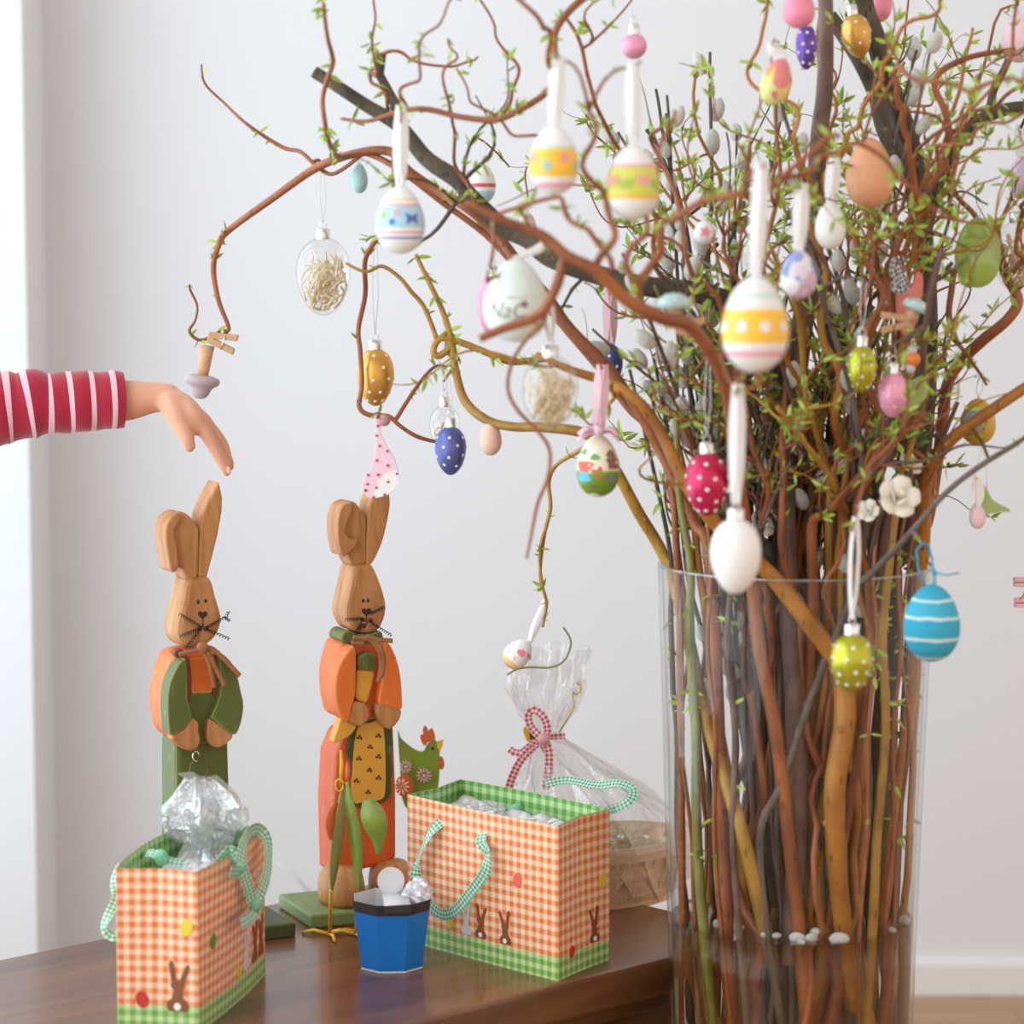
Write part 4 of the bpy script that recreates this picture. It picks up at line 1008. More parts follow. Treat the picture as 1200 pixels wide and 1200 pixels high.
ornament('egg_ornament', 'tiny pale turquoise egg by the arching branch', 421, 209, 20, 35, 2.3, plain('turquoise_shell', srgb(165, 205, 205), .5, var=.12, scale=300), (424, 178), 'thread')
ornament('egg_ornament', 'pink patterned glass egg half hidden behind the pale mint egg', 577, 358, 36, 72, 2.3, PINKL, (581, 285), 'thread', True, .12, False)
e = ornament('egg_ornament', 'big pale mint egg with handwriting between two thin lines', 605, 352, 76, 98, 2.02, MINT, (640, 288), 'narrow', k=.22)
ink = plain('ink', srgb(150, 150, 135), .6)
egg_print(*e, [(-.15, .08, 'bar', .020, ink), (-.05, -.42, 'bar', .020, ink), (.25, -.08, 'star', .0035, mbr), (.9, -.62, 'blob', .006, plain('motif_ochre', srgb(190, 160, 80), .5)), (1.05, -.3, 'blob', .006, plain('motif_tan', srgb(200, 165, 120), .5))], 'printed_line')
cu = bpy.data.curves.new('egg_lettering', 'FONT'); cu.body = 'NaC'; cu.size = .016; cu.align_x = 'CENTER'; cu.shear = .3
tmp = bpy.data.objects.new('egg_lettering_source', cu); C.objects.link(tmp)
bpy.context.view_layer.update()
me = bpy.data.meshes.new_from_object(tmp.evaluated_get(bpy.context.evaluated_depsgraph_get()))
for v in me.vertices:
    v.co = egg_surface(e[1], e[2], e[3], -.012 + v.co.y, -.35 + v.co.x / (e[1] / 2), .0004)
bpy.data.objects.remove(tmp)
lo = bpy.data.objects.new('lettering', me); C.objects.link(lo); lo.parent = e[0]; me.materials.append(ink)
ornament('egg_ornament', 'small white egg with a blue and violet mosaic print on a white ribbon', 936, 322, 43, 57, 2.0, patches('mosaic_print', [srgb(110, 140, 200), srgb(235, 230, 235), srgb(225, 210, 225), srgb(150, 160, 215), srgb(240, 238, 236), srgb(205, 175, 200)], 110), (940, 220), 'ribbon')
ornament('egg_ornament', 'plain white egg behind the branches under the brown hen\'s egg', 973, 264, 36, 56, 2.14, WHITE, (978, 190), 'ribbon')
ornament('egg_ornament', 'olive green egg with white dots by the hooked dark branch', 1010, 432, 35, 56, 2.13, OLIVE, (1012, 330), 'thread', True, .14, False, ([.6, .15, -.3, -.7], 6, .0018))
ornament('egg_ornament', 'pink lacquered egg beside the sage felt bird', 1046, 463, 35, 54, 2.14, PINKL, (1046, 405), 'thread', True, .14, False, ([.5, 0, -.5], 5, .0012))
e = ornament('egg_ornament', 'mustard yellow egg with a blue oval window', 1146, 494, 42, 55, 2.26, plain('mustard_shell', srgb(205, 165, 50), .45, var=.1), (1150, 440), 'thread')
egg_print(*e, [(-.45, .05, 'dot', .012, plain('motif_indigo', srgb(110, 105, 150), .5)), ])
b = MB()
W_, H_, k_ = e[1:]
b.add([egg_surface(W_, H_, k_, .05 * H_ / 2, -.45, .0012)] + [egg_surface(W_, H_, k_, .05 * H_ / 2 + math.sin(a) * .0095, -.45 + math.cos(a) * .009 / (W_ / 2), .0010) for a in [2 * math.pi * i / 16 for i in range(16)]], [(0, i + 1, (i + 1) % 16 + 1) for i in range(16)])
b.build('oval_window', plain('motif_teal', srgb(130, 175, 185), .4), e[0])
ornament('glass_egg', 'translucent green glass egg hanging among the red willow shoots', 1146, 296, 54, 82, 2.24, clear('green_glass', srgb(205, 220, 130), .1, .15, 1.4, haze=.42), (1148, 235), 'thread', k=.1)
bpy.data.materials['green_glass'].node_tree.nodes['Diffuse BSDF'].inputs[0].default_value = (*srgb(190, 210, 120), 1)
e = ornament('glass_egg', 'clear glass egg filled with straw, hanging beside the green glass egg', 1190, 300, 56, 82, 2.28, ORNGLASS, (1190, 215), 'thread', True, .1, False)
straw_fill(e[0], e[1], e[2], STRAW, 60, 12)
ornament('egg_ornament', 'pale pink egg beyond the tip of the dark side fork', 1194, 45, 40, 56, 2.3, plain('blush_shell', srgb(240, 205, 212), .4, var=.04, coat=.1), (1194, -10), 'thread')
ornament('egg_ornament', 'lilac egg behind the leaves above the straw-filled glass egg', 1196, 208, 30, 50, 2.42, plain('lilac_shell', srgb(215, 190, 215), .35, var=.05, coat=.2), (1196, 150), 'ribbon')
e = ornament('egg_ornament', 'small white egg with pink hearts and an orange band on a bent green wire', 607, 766, 31, 40, 2.34, bands('egg_hearts', 40 / ppm(2.34), [(0, c_pink), (.12, srgb(245, 200, 110)), (.24, c_white)]), (640, 706), 'narrow', tilt=(0, .75, 0))
hm = plain('motif_heart', srgb(240, 130, 150), .4)
egg_print(*e, [(.3, .15, 'heart', .0042, hm), (-.5, -.2, 'heart', .0036, hm), (1.1, -.1, 'heart', .004, hm)])
b = MB(); c0 = e[0].location
b.tube([Vector(q) for q in crom([tuple(at(x, y, 2.34) - c0) for x, y in ((594, 791), (606, 784), (622, 782), (645, 782), (660, 775), (668, 760), (668, 748), (660, 735))], 5)], .0010, 6)
b.build('green_wire', plain('green_wire', srgb(130, 140, 95), .5), e[0])
ornament('egg_ornament', 'white egg with a small pink star near the middle of the bunch', 826, 272, 26, 28, 2.2, WHITE, (826, 225), 'thread')
egg_print(*ORN['white egg with a small pink star near the middle of the bunch'], [(0, 0, 'star', .006, hm)])
ornament('egg_ornament', 'white striped egg half hidden behind the dark bough', 566, 215, 30, 46, 2.34, bands('egg_far_stripes', 46 / ppm(2.34), [(0, c_blue), (.3, c_white), (.4, srgb(215, 90, 90)), (.5, c_white)]), (566, 165), 'thread')
ornament('egg_ornament', 'dark blue egg with white dots among the pussy willow stems', 715, 428, 30, 50, 2.34, plain('navy_lacquer', srgb(80, 85, 135), .35, metal=.3), (715, 345), 'pink', False, .14, False, ([.5, 0, -.5], 5, .0018))
ornament('egg_ornament', 'pale pink egg between the dark bough and the striped eggs', 618, 266, 22, 34, 2.36, plain('blush_shell', srgb(240, 205, 212), .4), (618, 225), 'thread')

# clothes-peg mushrooms
PEG = plain('peg_wood', srgb(205, 160, 120), .6, var=.15, scale=40, stretch=(1, 1, 8))
def peg_mushroom(label, capmat, base, capc, stalk, pegdir, Y, rc, capdir):
    """wooden peg clipped to a twig with a small mushroom glued on"""
    s = ppm(Y); b0 = at(*base, Y)
    root = thing('mushroom_clip', label, 'clip', b0)
    pd = Vector((pegdir[0], 0, -pegdir[1])).normalized(); pn = Vector((-pd.z, 0, pd.x))
    for sg in (-1, 1):
        b = MB(); L = 34 / s
        p0 = -pd * L * .25; p1 = pd * L * .75
        w = .0028
        q = [p0 + pn * sg * .0018, p1 + pn * sg * .0062]
        vs = []
        for p in q:
            for dy in (-.0045, .0045):
                for dn in (-w, w): vs.append(p + Vector((0, dy, 0)) + pn * dn)
        b.add(vs, [(0, 1, 3, 2), (4, 6, 7, 5), (0, 4, 5, 1), (2, 3, 7, 6), (0, 2, 6, 4), (1, 5, 7, 3)])
        bevel(b.build('peg_half', PEG, root, smooth=False), .0008)
    b = MB(); b.tube([pd * .008 + pn * -.007 + Vector((0, -.004, 0)), pd * .008 + Vector((0, -.006, 0)), pd * .008 + pn * .007 + Vector((0, -.004, 0))], .0007, 6)
    b.build('spring', SILVER, root)
    cc = at(*capc, Y) - b0; st = at(*stalk, Y) - b0
    ax = (cc - st).normalized()
    b = MB(); b.tube([st, st.lerp(cc, .5), cc], [.0062, .0055, .0045], 12); b.build('stalk', PEG, root)
    M = ax.to_track_quat('Z', 'Y').to_matrix()
    b = MB(); prof = [(.0001, rc * 1.12), (rc * .2, rc * 1.1), (rc * .38, rc * 1.0), (rc * .5, rc * .82), (rc * .56, rc * .58), (rc * .70, rc * .40), (rc * .92, rc * .27), (rc * 1.02, rc * .08), (rc * .94, -rc * .1), (rc * .6, -rc * .2), (.0001, -rc * .22)] if capdir else [(.0001, rc * .62), (rc * .5, rc * .54), (rc * .86, rc * .25), (rc, -.05 * rc), (rc * .85, -rc * .22), (rc * .4, -rc * .28), (.0001, -rc * .28)]
    b.lathe(prof, 20); o = b.build('cap', capmat, root); o.location = cc; o.rotation_euler = M.to_euler()
    d = MB()
    for a in range(7):
        p = M @ Vector((math.cos(a * .9) * rc * .78, math.sin(a * .9) * rc * .78, rc * .22)) + cc; d.ball(p, .0016)
    d.build('dots', DOTW, root, kind='stuff')
    return root
peg_mushroom('mauve dotted mushroom upside down on a clothes peg above the child\'s hand', plain('mauve_felt', srgb(185, 165, 170), .7), (252, 397), (237, 444), (243, 405), (1, .30), 2.36, 21 / ppm(2.36), True)
HOOKS.append(at(252, 397, 2.36))
peg_mushroom('pale blue mushroom on a clothes peg left of the big yellow-banded egg', plain('pale_blue_gloss', srgb(185, 215, 215), .35, coat=.3), (800, 384), (790, 356), (790, 385), (1, .05), 2.0, 21 / ppm(2.0), False)
HOOKS.append(at(800, 384, 2.0))
peg_mushroom('pale blue mushroom on a clothes peg in front of the coral wooden bird', plain('pale_blue_gloss', srgb(185, 215, 215), .35, coat=.3), (1058, 377), (1073, 360), (1066, 376), (-1, .04), 2.18, 17 / ppm(2.18), False)
HOOKS.append(at(1058, 377, 2.18))

# flat hanging birds and other shapes
def flat_thing(name, label, cat, px, py, Y, ang=0.0, hook=None, strands=1):
    fr_ = Frame(at(px, py, Y), ang); root = thing(name, label, cat, fr_.O, ang)
    if hook:
        hp = at(hook[0], hook[1], Y); HOOKS.append(hp)
        b = MB(); q = fr_.loc(hook[0], hook[1])
        for sg in ((0,) if strands == 1 else (-1, 1)):
            b.tube([Vector((sg * .006, 0, 0)), q.lerp(Vector((0, 0, 0)), .5) + Vector((sg * .004, 0, 0)), q], .0004, 5)
        b.build('thread', THREAD, root)
    return fr_, root
z5 = lambda x, y: (410 + x / 9.233, 470 + y / 9.233)
fr_, rt = flat_thing('bird_ornament', 'flat pink bird with red dots and a white belly above the rabbit\'s ear', 'ornament', 445, 500, 2.3)
HOOKS.append(at(443, 487, 2.3))
PINKW = plain('pink_wood', srgb(240, 205, 220), .5, var=.03)
fr_.slab('body', [z5(*p) for p in ((285, 150), (325, 160), (335, 340), (400, 480), (480, 620), (522, 760), (515, 880), (450, 990), (370, 1030), (260, 1050), (190, 1040), (140, 980), (130, 900), (160, 830), (220, 740), (270, 560), (290, 350), (270, 200))], 0, .003, PINKW, rt, 3, .0004)
fr_.slab('belly', [z5(*p) for p in ((515, 760), (518, 880), (450, 985), (370, 1025), (265, 1045), (290, 950), (340, 850), (400, 780))], .0006, .0006, WHITE, rt, 3)
b = MB()
for p in ((300, 270), (288, 375), (320, 485), (405, 540), (290, 642), (408, 698), (195, 800), (305, 798), (412, 875), (187, 900), (286, 938), (375, 1012), (255, 1040), (508, 788)): fr_.disc(b, *z5(*p), .0011, .0013, .0013)
b.build('dots', plain('crimson_dot', srgb(200, 70, 110), .5), rt, kind='stuff')
b = MB(); fr_.disc(b, *z5(170, 968), .0011, .0014); b.build('eye', BLACK, rt)
fr_.slab('beak', [z5(*p) for p in ((140, 1010), (170, 1040), (135, 1060))], 0, .003, plain('beak_yellow', srgb(240, 200, 60), .5), rt, 1)
b = MB(); b.ball(fr_.loc(*z5(370, 210), .002), .0055, .0045, .005); b.build('wooden_bead', plain('bead_rose', srgb(190, 140, 135), .5), rt)

z6 = lambda x, y: (980 + x / 5, 400 + y / 5)
FGREEN = plain('sage_felt', srgb(160, 180, 110), .85, var=.1, scale=150)
fr_, rt = flat_thing('bird_ornament', 'white and green wooden bird with a pale pink body hanging outside the vase', 'ornament', 1148, 575, 2.2, 0, (1152, 520), 2)
HOOKS.append(at(1152, 520, 2.2))
fr_.slab('head', [z6(*p) for p in ((820, 805), (860, 830), (870, 900), (850, 960), (825, 975), (818, 900))], .002, .003, plain('ivory_wood', srgb(235, 230, 222), .5), rt, 3, .0004)
fr_.slab('wing', [z6(*p) for p in ((840, 810), (885, 870), (920, 930), (1010, 980), (1015, 1000), (960, 1000), (890, 1012), (830, 980), (865, 920))], 0, .003, FGREEN, rt, 3, .0004)
fr_.slab('beak', [z6(*p) for p in ((805, 790), (835, 798), (822, 815))], .002, .003, plain('beak_yellow', srgb(240, 200, 60), .5), rt, 1)
b = MB(); b.lathe(egg_prof(20 / ppm(2.2), 32 / ppm(2.2), .15), 18); o = b.build('body', plain('blush_shell', srgb(240, 205, 212), .4), rt); o.location = fr_.loc(*z6(828, 1020), -.003)
fr_, rt = flat_thing('bird_ornament', 'sage green felt bird hanging from an orange bead', 'ornament', 1070, 440, 2.15, .25, (1068, 395))
fr_.slab('body', [(1052, 441), (1062, 443), (1070, 446), (1080, 441), (1088, 450), (1086, 466), (1072, 478), (1058, 484), (1052, 470), (1050, 455)], 0, .005, FGREEN, rt, 3, .001)
b = MB(); b.ball(fr_.loc(1070, 421), 9 / ppm(2.15)); b.build('bead', plain('orange_bead', srgb(235, 130, 60), .4), rt)
b = MB(); b.ball(fr_.loc(1067, 432), 6 / ppm(2.15)); b.ball(fr_.loc(1069, 410), 6 / ppm(2.15)); b.build('small_beads', plain('grey_bead', srgb(205, 200, 205), .4), rt)
fr_, rt = flat_thing('bird_ornament', 'coral wooden bird with a checked ribbon behind the tall grey branch', 'ornament', 1068, 350, 2.21, .3, (1058, 300))
CORAL = plain('coral_wood', srgb(230, 130, 115), .5, var=.08)
fr_.slab('body', [(1076, 318), (1082, 325), (1082, 345), (1078, 358), (1070, 390), (1058, 392), (1053, 370), (1053, 345), (1062, 336), (1070, 335)], 0, .005, CORAL, rt, 3, .0008)
b = MB()
for q in (((1064, 338), (1055, 330), (1048, 335), (1052, 340), (1062, 338)), ((1062, 336), (1056, 322), (1050, 305), (1047, 320), (1060, 334))):
    strip(b, [Vector(p) for p in crom([tuple(fr_.loc(x, y, .004)) for x, y in q], 5)], .007, Vector((.2, -1, .3)))
thick(b.build('ribbon', gingham('black_check', (.03, .02, .04), (.8, .78, .8), .0035), rt), .0003)
# pink pegs at the edge of the picture
for i, (x, y, d_) in enumerate(((1196, 682, 'pale pink clothes peg on a twig beside the vase, the upper of two'), (1197, 706, 'pale pink clothes peg on a twig beside the vase, the lower of two'))):
    fr_ = Frame(at(x, y, 2.3), .0); rt = thing('clothes_peg', d_, 'peg', fr_.O, 0)
    for sg in (-1, 1):
        b = MB(); b.box(-.006, .03, -.004, .004, sg * .0022 - .0018, sg * .0022 + .0018); bevel(b.build('peg_half', plain('pink_peg', srgb(235, 185, 200), .5), rt, smooth=False), .0008)
    b = MB(); b.tube([(.010, -.0045, -.005), (.010, -.006, 0), (.010, -.0045, .005)], .0007, 6); b.build('spring', SILVER, rt)

# ---------------------------------------------------------------- give every ornament a twig to hang from, then mesh the branches
nodes = []
for br in BR:
    for pi, (pts, rad) in enumerate(br.paths):
        for i, p in enumerate(pts):
            if p.z > ZR + .02: nodes.append((p, rad[i], br))
for hp in HOOKS:
    best = min(nodes, key=lambda n_: (n_[0] - hp).length + (.02 if n_[1] < .001 else 0))
    p0, r0, br = best; D = (hp - p0).length
    if D > .004 + r0:
        rr = random.Random(int(hp.x * 1e5)); d = hp - p0; e1 = d.orthogonal().normalized()
        n = max(5, int(D / .01)); pts = []
        for i in range(n + 2):
            t_ = i / n if i <= n else 1 + .008 / max(D, .008)
            w_ = math.sin(min(1, t_) * math.pi)
            pts.append(p0 + d * t_ * (1 if t_ <= 1 else 1) + e1 * w_ * D * .12 + Vector((0, 0, w_ * D * .12)) - Vector((0, 0, max(0, t_ - 1) * .01)))
        br.paths.append((pts, [max(.0008, min(.0022, r0) * (1 - .5 * i / (len(pts) - 1))) for i in range(len(pts))]))
        add_leaves(br, pts, 40, .010, .1, rr)

ck = MB(); prof = [(.0001, -.0005), (.0026, .001), (.0042, .004), (.0045, .008), (.0036, .012), (.0018, .0148), (.0001, .0155)]
ck.lathe(prof, 9); CATME = None
bud = MB(); bud.lathe([(.0001, -.001), (.0028, 0), (.003, .0025), (.0015, .004), (.0001, .0042)], 7)
def leaf_geom(b, p, d, s, mi):
    a = d.orthogonal().normalized(); a = (Matrix.Rotation(rnd.random() * 6.28, 3, d) @ a); n_ = d.cross(a)
    w = s * (.15 if mi == 0 else .24)
    bend = n_ * s * rnd.uniform(-.25, .25)
    m1 = p + d * s * .35; m2 = p + d * s * .7 + bend * .5; tip = p + d * s + bend
    v = [p, m1 + a * w + n_ * w * .4, m1 - n_ * w * .2, m1 - a * w + n_ * w * .4, m2 + a * w * .75 + n_ * w * .3, m2, m2 - a * w * .75 + n_ * w * .3, tip]
    b.add(v, [(0, 1, 2), (0, 2, 3), (1, 4, 5, 2), (2, 5, 6, 3), (4, 7, 5), (5, 7, 6)], mi)
NCAT = 0
for br in BR:
    lowest = min((p for pts, _ in br.paths for p in pts), key=lambda p: p.z)
    root = thing(br.name, br.label, 'branch', lowest, 0, br.group)
    b = MB()
    for pts, rad in br.paths:
        big_ = max(rad) > .004
        b.tube([p - lowest for p in pts], rad, 10 if big_ else (7 if max(rad) > .002 else 5))
        # small nodes and bumps on the thicker stems
        if big_:
            rr = random.Random(len(pts))
            for i in range(4, len(pts) - 2, 7):
                a = rr.random() * 6.28; q = pts[i] - lowest + Vector((math.cos(a), math.sin(a), 0)) * rad[i] * .85
                b.ball(q, rad[i] * .32, rad[i] * .32, rad[i] * .45, 6, 4)
    b.build('stem', br.mat, root)
    if br.leaves:
        b = MB()
        for p, d, s, mi in br.leaves:
            if p.z > ZR - .3: leaf_geom(b, p - lowest, d, s, mi)
        b.build('foliage', [LEAF, LEAF2], root, kind='stuff')
    for p, d, s in br.catkins:
        if p.z < ZW + .05: continue
        if CATME is None:
            o = ck.build('catkin', CATKIN, root); CATME = o.data
        else:
            o = bpy.data.objects.new('catkin', CATME); C.objects.link(o); o.parent = root
        o.location = p - lowest; o.rotation_euler = d.to_track_quat('Z', 'Y').to_euler(); o.scale = (s, s, s); NCAT += 1
    for p, d, s in br.blossoms:
        M = d.to_track_quat('Z', 'Y').to_matrix(); b = MB()
        for ring, (cnt, tilt_, sz) in enumerate(((5, .45, 1.0), (3, 1.05, .62))):
            for k in range(cnt):
                a = 2 * math.pi * (k + .5 * ring) / cnt
                e_r = Vector((math.cos(a), math.sin(a), 0)); e_t = Vector((-math.sin(a), math.cos(a), 0)); up = Vector((0, 0, 1))
                g = [(0, 0, 0), (.35, .30, .12), (.75, .46, .30), (1.0, .28, .40), (1.05, 0, .36), (1.0, -.28, .42), (.75, -.46, .30), (.35, -.30, .12), (.6, 0, .12)]
                vv = [M @ ((e_r * (x * math.cos(tilt_)) + up * (x * math.sin(tilt_) * .8 + zz * .5) + e_t * y_) * s * sz) + p - lowest for x, y_, zz in g]
                b.add(vv, [(0, 1, 8), (1, 2, 8), (2, 3, 8), (3, 4, 8), (4, 5, 8), (5, 6, 8), (6, 7, 8), (7, 0, 8)])
        thick(b.build('blossom', PETAL, root), .0006)
# catkins that have dropped and float on the water
fl = [(840, 1084, 0, .9), (864, 1088, .5, .7), (925, 1101, 1.2, 1.0), (953, 1095, .2, 1.15), (944, 1103, 2.0, .9), (972, 1103, 1.5, 1.2), (893, 1099, 2.5, .8), (1040, 1092, .9, .6), (1066, 1080, .3, 1.0), (797, 1066, 1.1, 1.1), (905, 1100, 1.9, .6), (935, 1106, .7, .6)]
for x, y, a, sz in fl:
    p = on_z(x, y, ZW - .001); d = Vector((p.x - VX, p.y - VY)); lim = vr(ZW) - TH - .010
    if d.length > lim: d = d.normalized() * lim
    o = bpy.data.objects.new('fallen_catkin', CATME); C.objects.link(o)
    o.location = (VX + d.x, VY + d.y, ZW + .0012); o.rotation_euler = (math.pi / 2, 0, a); o.scale = (sz, sz, sz * .9)
    tag(o, 'dropped furry catkin floating on the water in the vase', 'catkin', 'catkins floating in the vase')
# ---------------------------------------------------------------- carved wooden rabbits
RAB = wood('rabbit_wood', srgb(170, 112, 62), srgb(205, 150, 95), 7, (14, 14, 2), .55, bump=.25)
R_ORANGE = worn('orange_paint', srgb(226, 112, 36), srgb(245, 190, 140))
R_RED = worn('red_orange_paint', srgb(210, 88, 28), srgb(235, 160, 115))
R_GREEN = worn('green_paint', srgb(88, 98, 38), srgb(200, 185, 115))
R_DGREEN = worn('dark_green_paint', srgb(66, 80, 38), srgb(130, 125, 80))
R_BROWN = plain('brown_paint', srgb(120, 62, 40), .6, var=.2)
R_YELLOW = plain('yellow_paint', srgb(218, 160, 55), .55, var=.12, scale=50)
R_EDGE = plain('rubbed_edge', srgb(205, 190, 120), .6, var=.2)
PEN = plain('dark_brown_paint', srgb(60, 35, 28), .6)
RAFFIA = plain('raffia', srgb(160, 105, 65), .7, var=.5, scale=120)

def wire_curl(b, p0, p1, turns, amp, r=.0005):
    p0, p1 = Vector(p0), Vector(p1); d = p1 - p0; e1 = d.orthogonal().normalized(); e2 = d.cross(e1).normalized()
    n = turns * 7
    b.tube([p0 + d * i / n + (e1 * math.cos(i / 7 * 6.28) + e2 * math.sin(i / 7 * 6.28)) * amp for i in range(n + 1)], r, 4)

def heart_pts(cx, cy, s):
    return [(cx + s * math.sin(a) ** 3, cy - s * (.8125 * math.cos(a) - .3125 * math.cos(2 * a) - .125 * math.cos(3 * a) - .0625 * math.cos(4 * a))) for a in [2 * math.pi * i / 20 for i in range(20)]]

# rabbit in green dungarees
RA = math.radians(27)
g1 = on_z(240, 1095, ZT)
f1 = Frame(g1, RA)
r1 = thing('rabbit_figure', 'carved wooden rabbit in green dungarees and orange shirt, one ear up, below the hand', 'figurine', g1, RA)
TH1 = .042
z1 = lambda x, y: (160 + x / 5, 560 + y / 5)
z2 = lambda x, y: (170 + x / 5.457, 740 + y / 5.457)
r1_ear = f1.slab('ear', [z1(*p) for p in ((238, 205), (285, 205), (325, 235), (355, 280), (370, 320), (368, 460), (360, 592), (298, 598), (272, 535), (235, 520), (215, 470), (205, 380), (208, 290))], .012, .03, RAB, r1, 3, .003)
f1.slab('ear_tip', [z1(*p) for p in ((240, 205), (262, 240), (228, 300), (226, 350), (242, 420), (252, 500), (238, 545), (205, 550), (190, 480), (176, 400), (170, 320), (188, 250))], .017, .03, RAB, r1_ear, 3, .003)
f1.slab('ear', [z1(*p) for p in ((484, 20), (494, 60), (506, 120), (503, 200), (480, 330), (450, 450), (415, 585), (362, 590), (366, 460), (374, 320), (385, 220), (425, 125))], .012, .028, RAB, r1, 1, .0022)
r1_head = f1.slab('head', [z1(*p) for p in ((298, 600), (360, 588), (420, 582), (450, 620), (470, 700), (495, 780), (503, 850), (470, 930), (420, 975), (360, 990), (290, 992), (252, 955), (238, 900), (255, 800), (282, 700))], .016, .038, RAB, r1, 2, .006)
f1.slab('torso', [z2(*p) for p in ((200, 150), (300, 120), (430, 120), (510, 160), (560, 240), (590, 360), (600, 480), (590, 600), (540, 680), (420, 720), (250, 720), (160, 660), (125, 560), (115, 430), (135, 300), (165, 210))], .012, .040, R_ORANGE, r1, 3, .004)
f1.slab('shirt_front', [z2(*p) for p in ((285, 175), (430, 160), (425, 390), (300, 395))], .0155, .004, R_RED if False else R_ORANGE, r1, 1)
f1.slab('trousers', [(206, 868), (238, 858), (268, 866), (270, 940), (269, 1083), (206, 1086)], .012, .040, R_GREEN, r1, 1, .004)
f1.slab('bib', [z2(*p) for p in ((275, 405), (340, 388), (420, 388), (445, 420), (440, 560), (430, 720), (260, 720), (280, 560))], .016, .006, R_GREEN, r1, 1, .001)
for q in (((250, 180), (285, 172), (300, 300), (295, 440), (275, 450), (262, 300)), ((428, 160), (455, 165), (478, 300), (470, 420), (440, 415), (425, 300))):
    f1.slab('brace', [z2(*p) for p in q], .018, .006, R_BROWN, r1, 2, .001)
f1.slab('collar', [z2(*p) for p in ((185, 140), (230, 110), (270, 150), (255, 185), (215, 170))], .018, .01, R_BROWN, r1, 2, .001)
f1.slab('sleeve', [z2(*p) for p in ((245, 180), (265, 185), (272, 300), (275, 430), (295, 555), (250, 620), (170, 665), (152, 600), (145, 450), (160, 330), (205, 230))], .028, .02, R_GREEN, r1, 3, .004)
f1.slab('sleeve', [z2(*p) for p in ((480, 155), (530, 172), (580, 250), (612, 380), (630, 480), (605, 610), (560, 660), (440, 565), (425, 545), (470, 440), (490, 330))], .026, .02, R_GREEN, r1, 3, .004)
f1.slab('paw', [z2(*p) for p in ((295, 556), (345, 585), (345, 640), (358, 690), (335, 752), (290, 768), (230, 742), (170, 672), (250, 622))], .027, .017, RAB, r1, 3, .004)
f1.slab('paw', [z2(*p) for p in ((425, 560), (560, 657), (540, 705), (490, 742), (440, 740), (402, 700), (398, 640), (405, 590))], .025, .017, RAB, r1, 3, .004)
b = MB(); b.box(-.055, .070, -.045, .045, 0, .013); bevel(b.build('base', R_DGREEN, r1, smooth=False), .002)
for sx in (-.02, .022):
    b = MB(); b.ball((sx, -.024, .0215), .016, .022, .0085, 12, 8); b.build('foot', RAB, r1)
def face(fr_, rt, eyes, nose, ns, mouth, whisk, v):
    b = MB()
    for x, y in eyes: fr_.disc(b, x, y, .0016, v + .0006, .0016, 10, .8, 1.15)
    b.build('eye', PEN, rt)
    fr_.slab('nose', heart_pts(nose[0], nose[1], ns), v + .0006, .0016, PEN, rt, 1)
    b = MB(); m = [fr_.loc(x, y, v + .0004) for x, y in mouth]; b.tube(m, .0006, 5); b.build('mouth', PEN, rt)
    b = MB()
    for (x0, y0, x1, y1, n_) in whisk: wire_curl(b, fr_.loc(x0, y0, v + .002), fr_.loc(x1, y1, v + .004), n_, .0013, .00042)
    for x, y in whisk_roots: b.ball(fr_.loc(x, y, v + .001), .0022, .0015, .0022, 8, 6)
    b.build('whiskers', BLACK, rt)
whisk_roots = [z1(372, 880), z1(408, 882)]
face(f1, r1_head, [z1(362, 727), z1(405, 720)], z1(388, 803), 5.6, [z1(388, 830), z1(390, 868), z1(372, 884)],
     [(*z1(370, 870), *z1(250, 797), 9), (*z1(370, 885), *z1(255, 930), 9), (*z1(372, 895), *z1(285, 1000), 7), (*z1(410, 880), *z1(520, 815), 9), (*z1(520, 820), *z1(540, 780), 3), (*z1(520, 820), *z1(548, 838), 3), (*z1(415, 890), *z1(545, 945), 8)], .016)
b = MB()
for q in (((250, 1035), (300, 1022), (350, 1010), (385, 990)), ((380, 985), (400, 1030), (425, 1080), (440, 1150), (455, 1230)), ((390, 990), (440, 1000), (490, 1040), (545, 1095), (605, 1160)), ((380, 985), (410, 1010), (440, 1060), (470, 1130), (520, 1220))):
    strip(b, [Vector(p) for p in crom([tuple(f1.loc(*z1(*p), .034)) for p in q], 6)], .0042, Vector((.1, -1, .1)))
b.ball(f1.loc(*z1(385, 995), .033), .005, .004, .005)
thick(b.build('raffia_bow', RAFFIA, r1), .0012)
b = MB()
cc = f1.loc(229, 886, .018)
b.tube([cc + Vector((math.cos(a) * .003, -.001, math.sin(a) * .0045)) for a in [6.28 * i / 12 for i in range(11)]], .0008, 5)
b.build('hook', SILVER, r1)
b = MB(); cc = f1.loc(233, 901, .018)
b.tube([cc + Vector((math.cos(a) * .0085, 0, math.sin(a) * .0095)) for a in [6.28 * i / 24 for i in range(25)]], .00035, 4)
b.build('wire_ring', plain('brass_wire', srgb(150, 120, 70), .4, metal=.8), r1)
for q in (((206, 790), (208, 820), (207, 850)),): pass

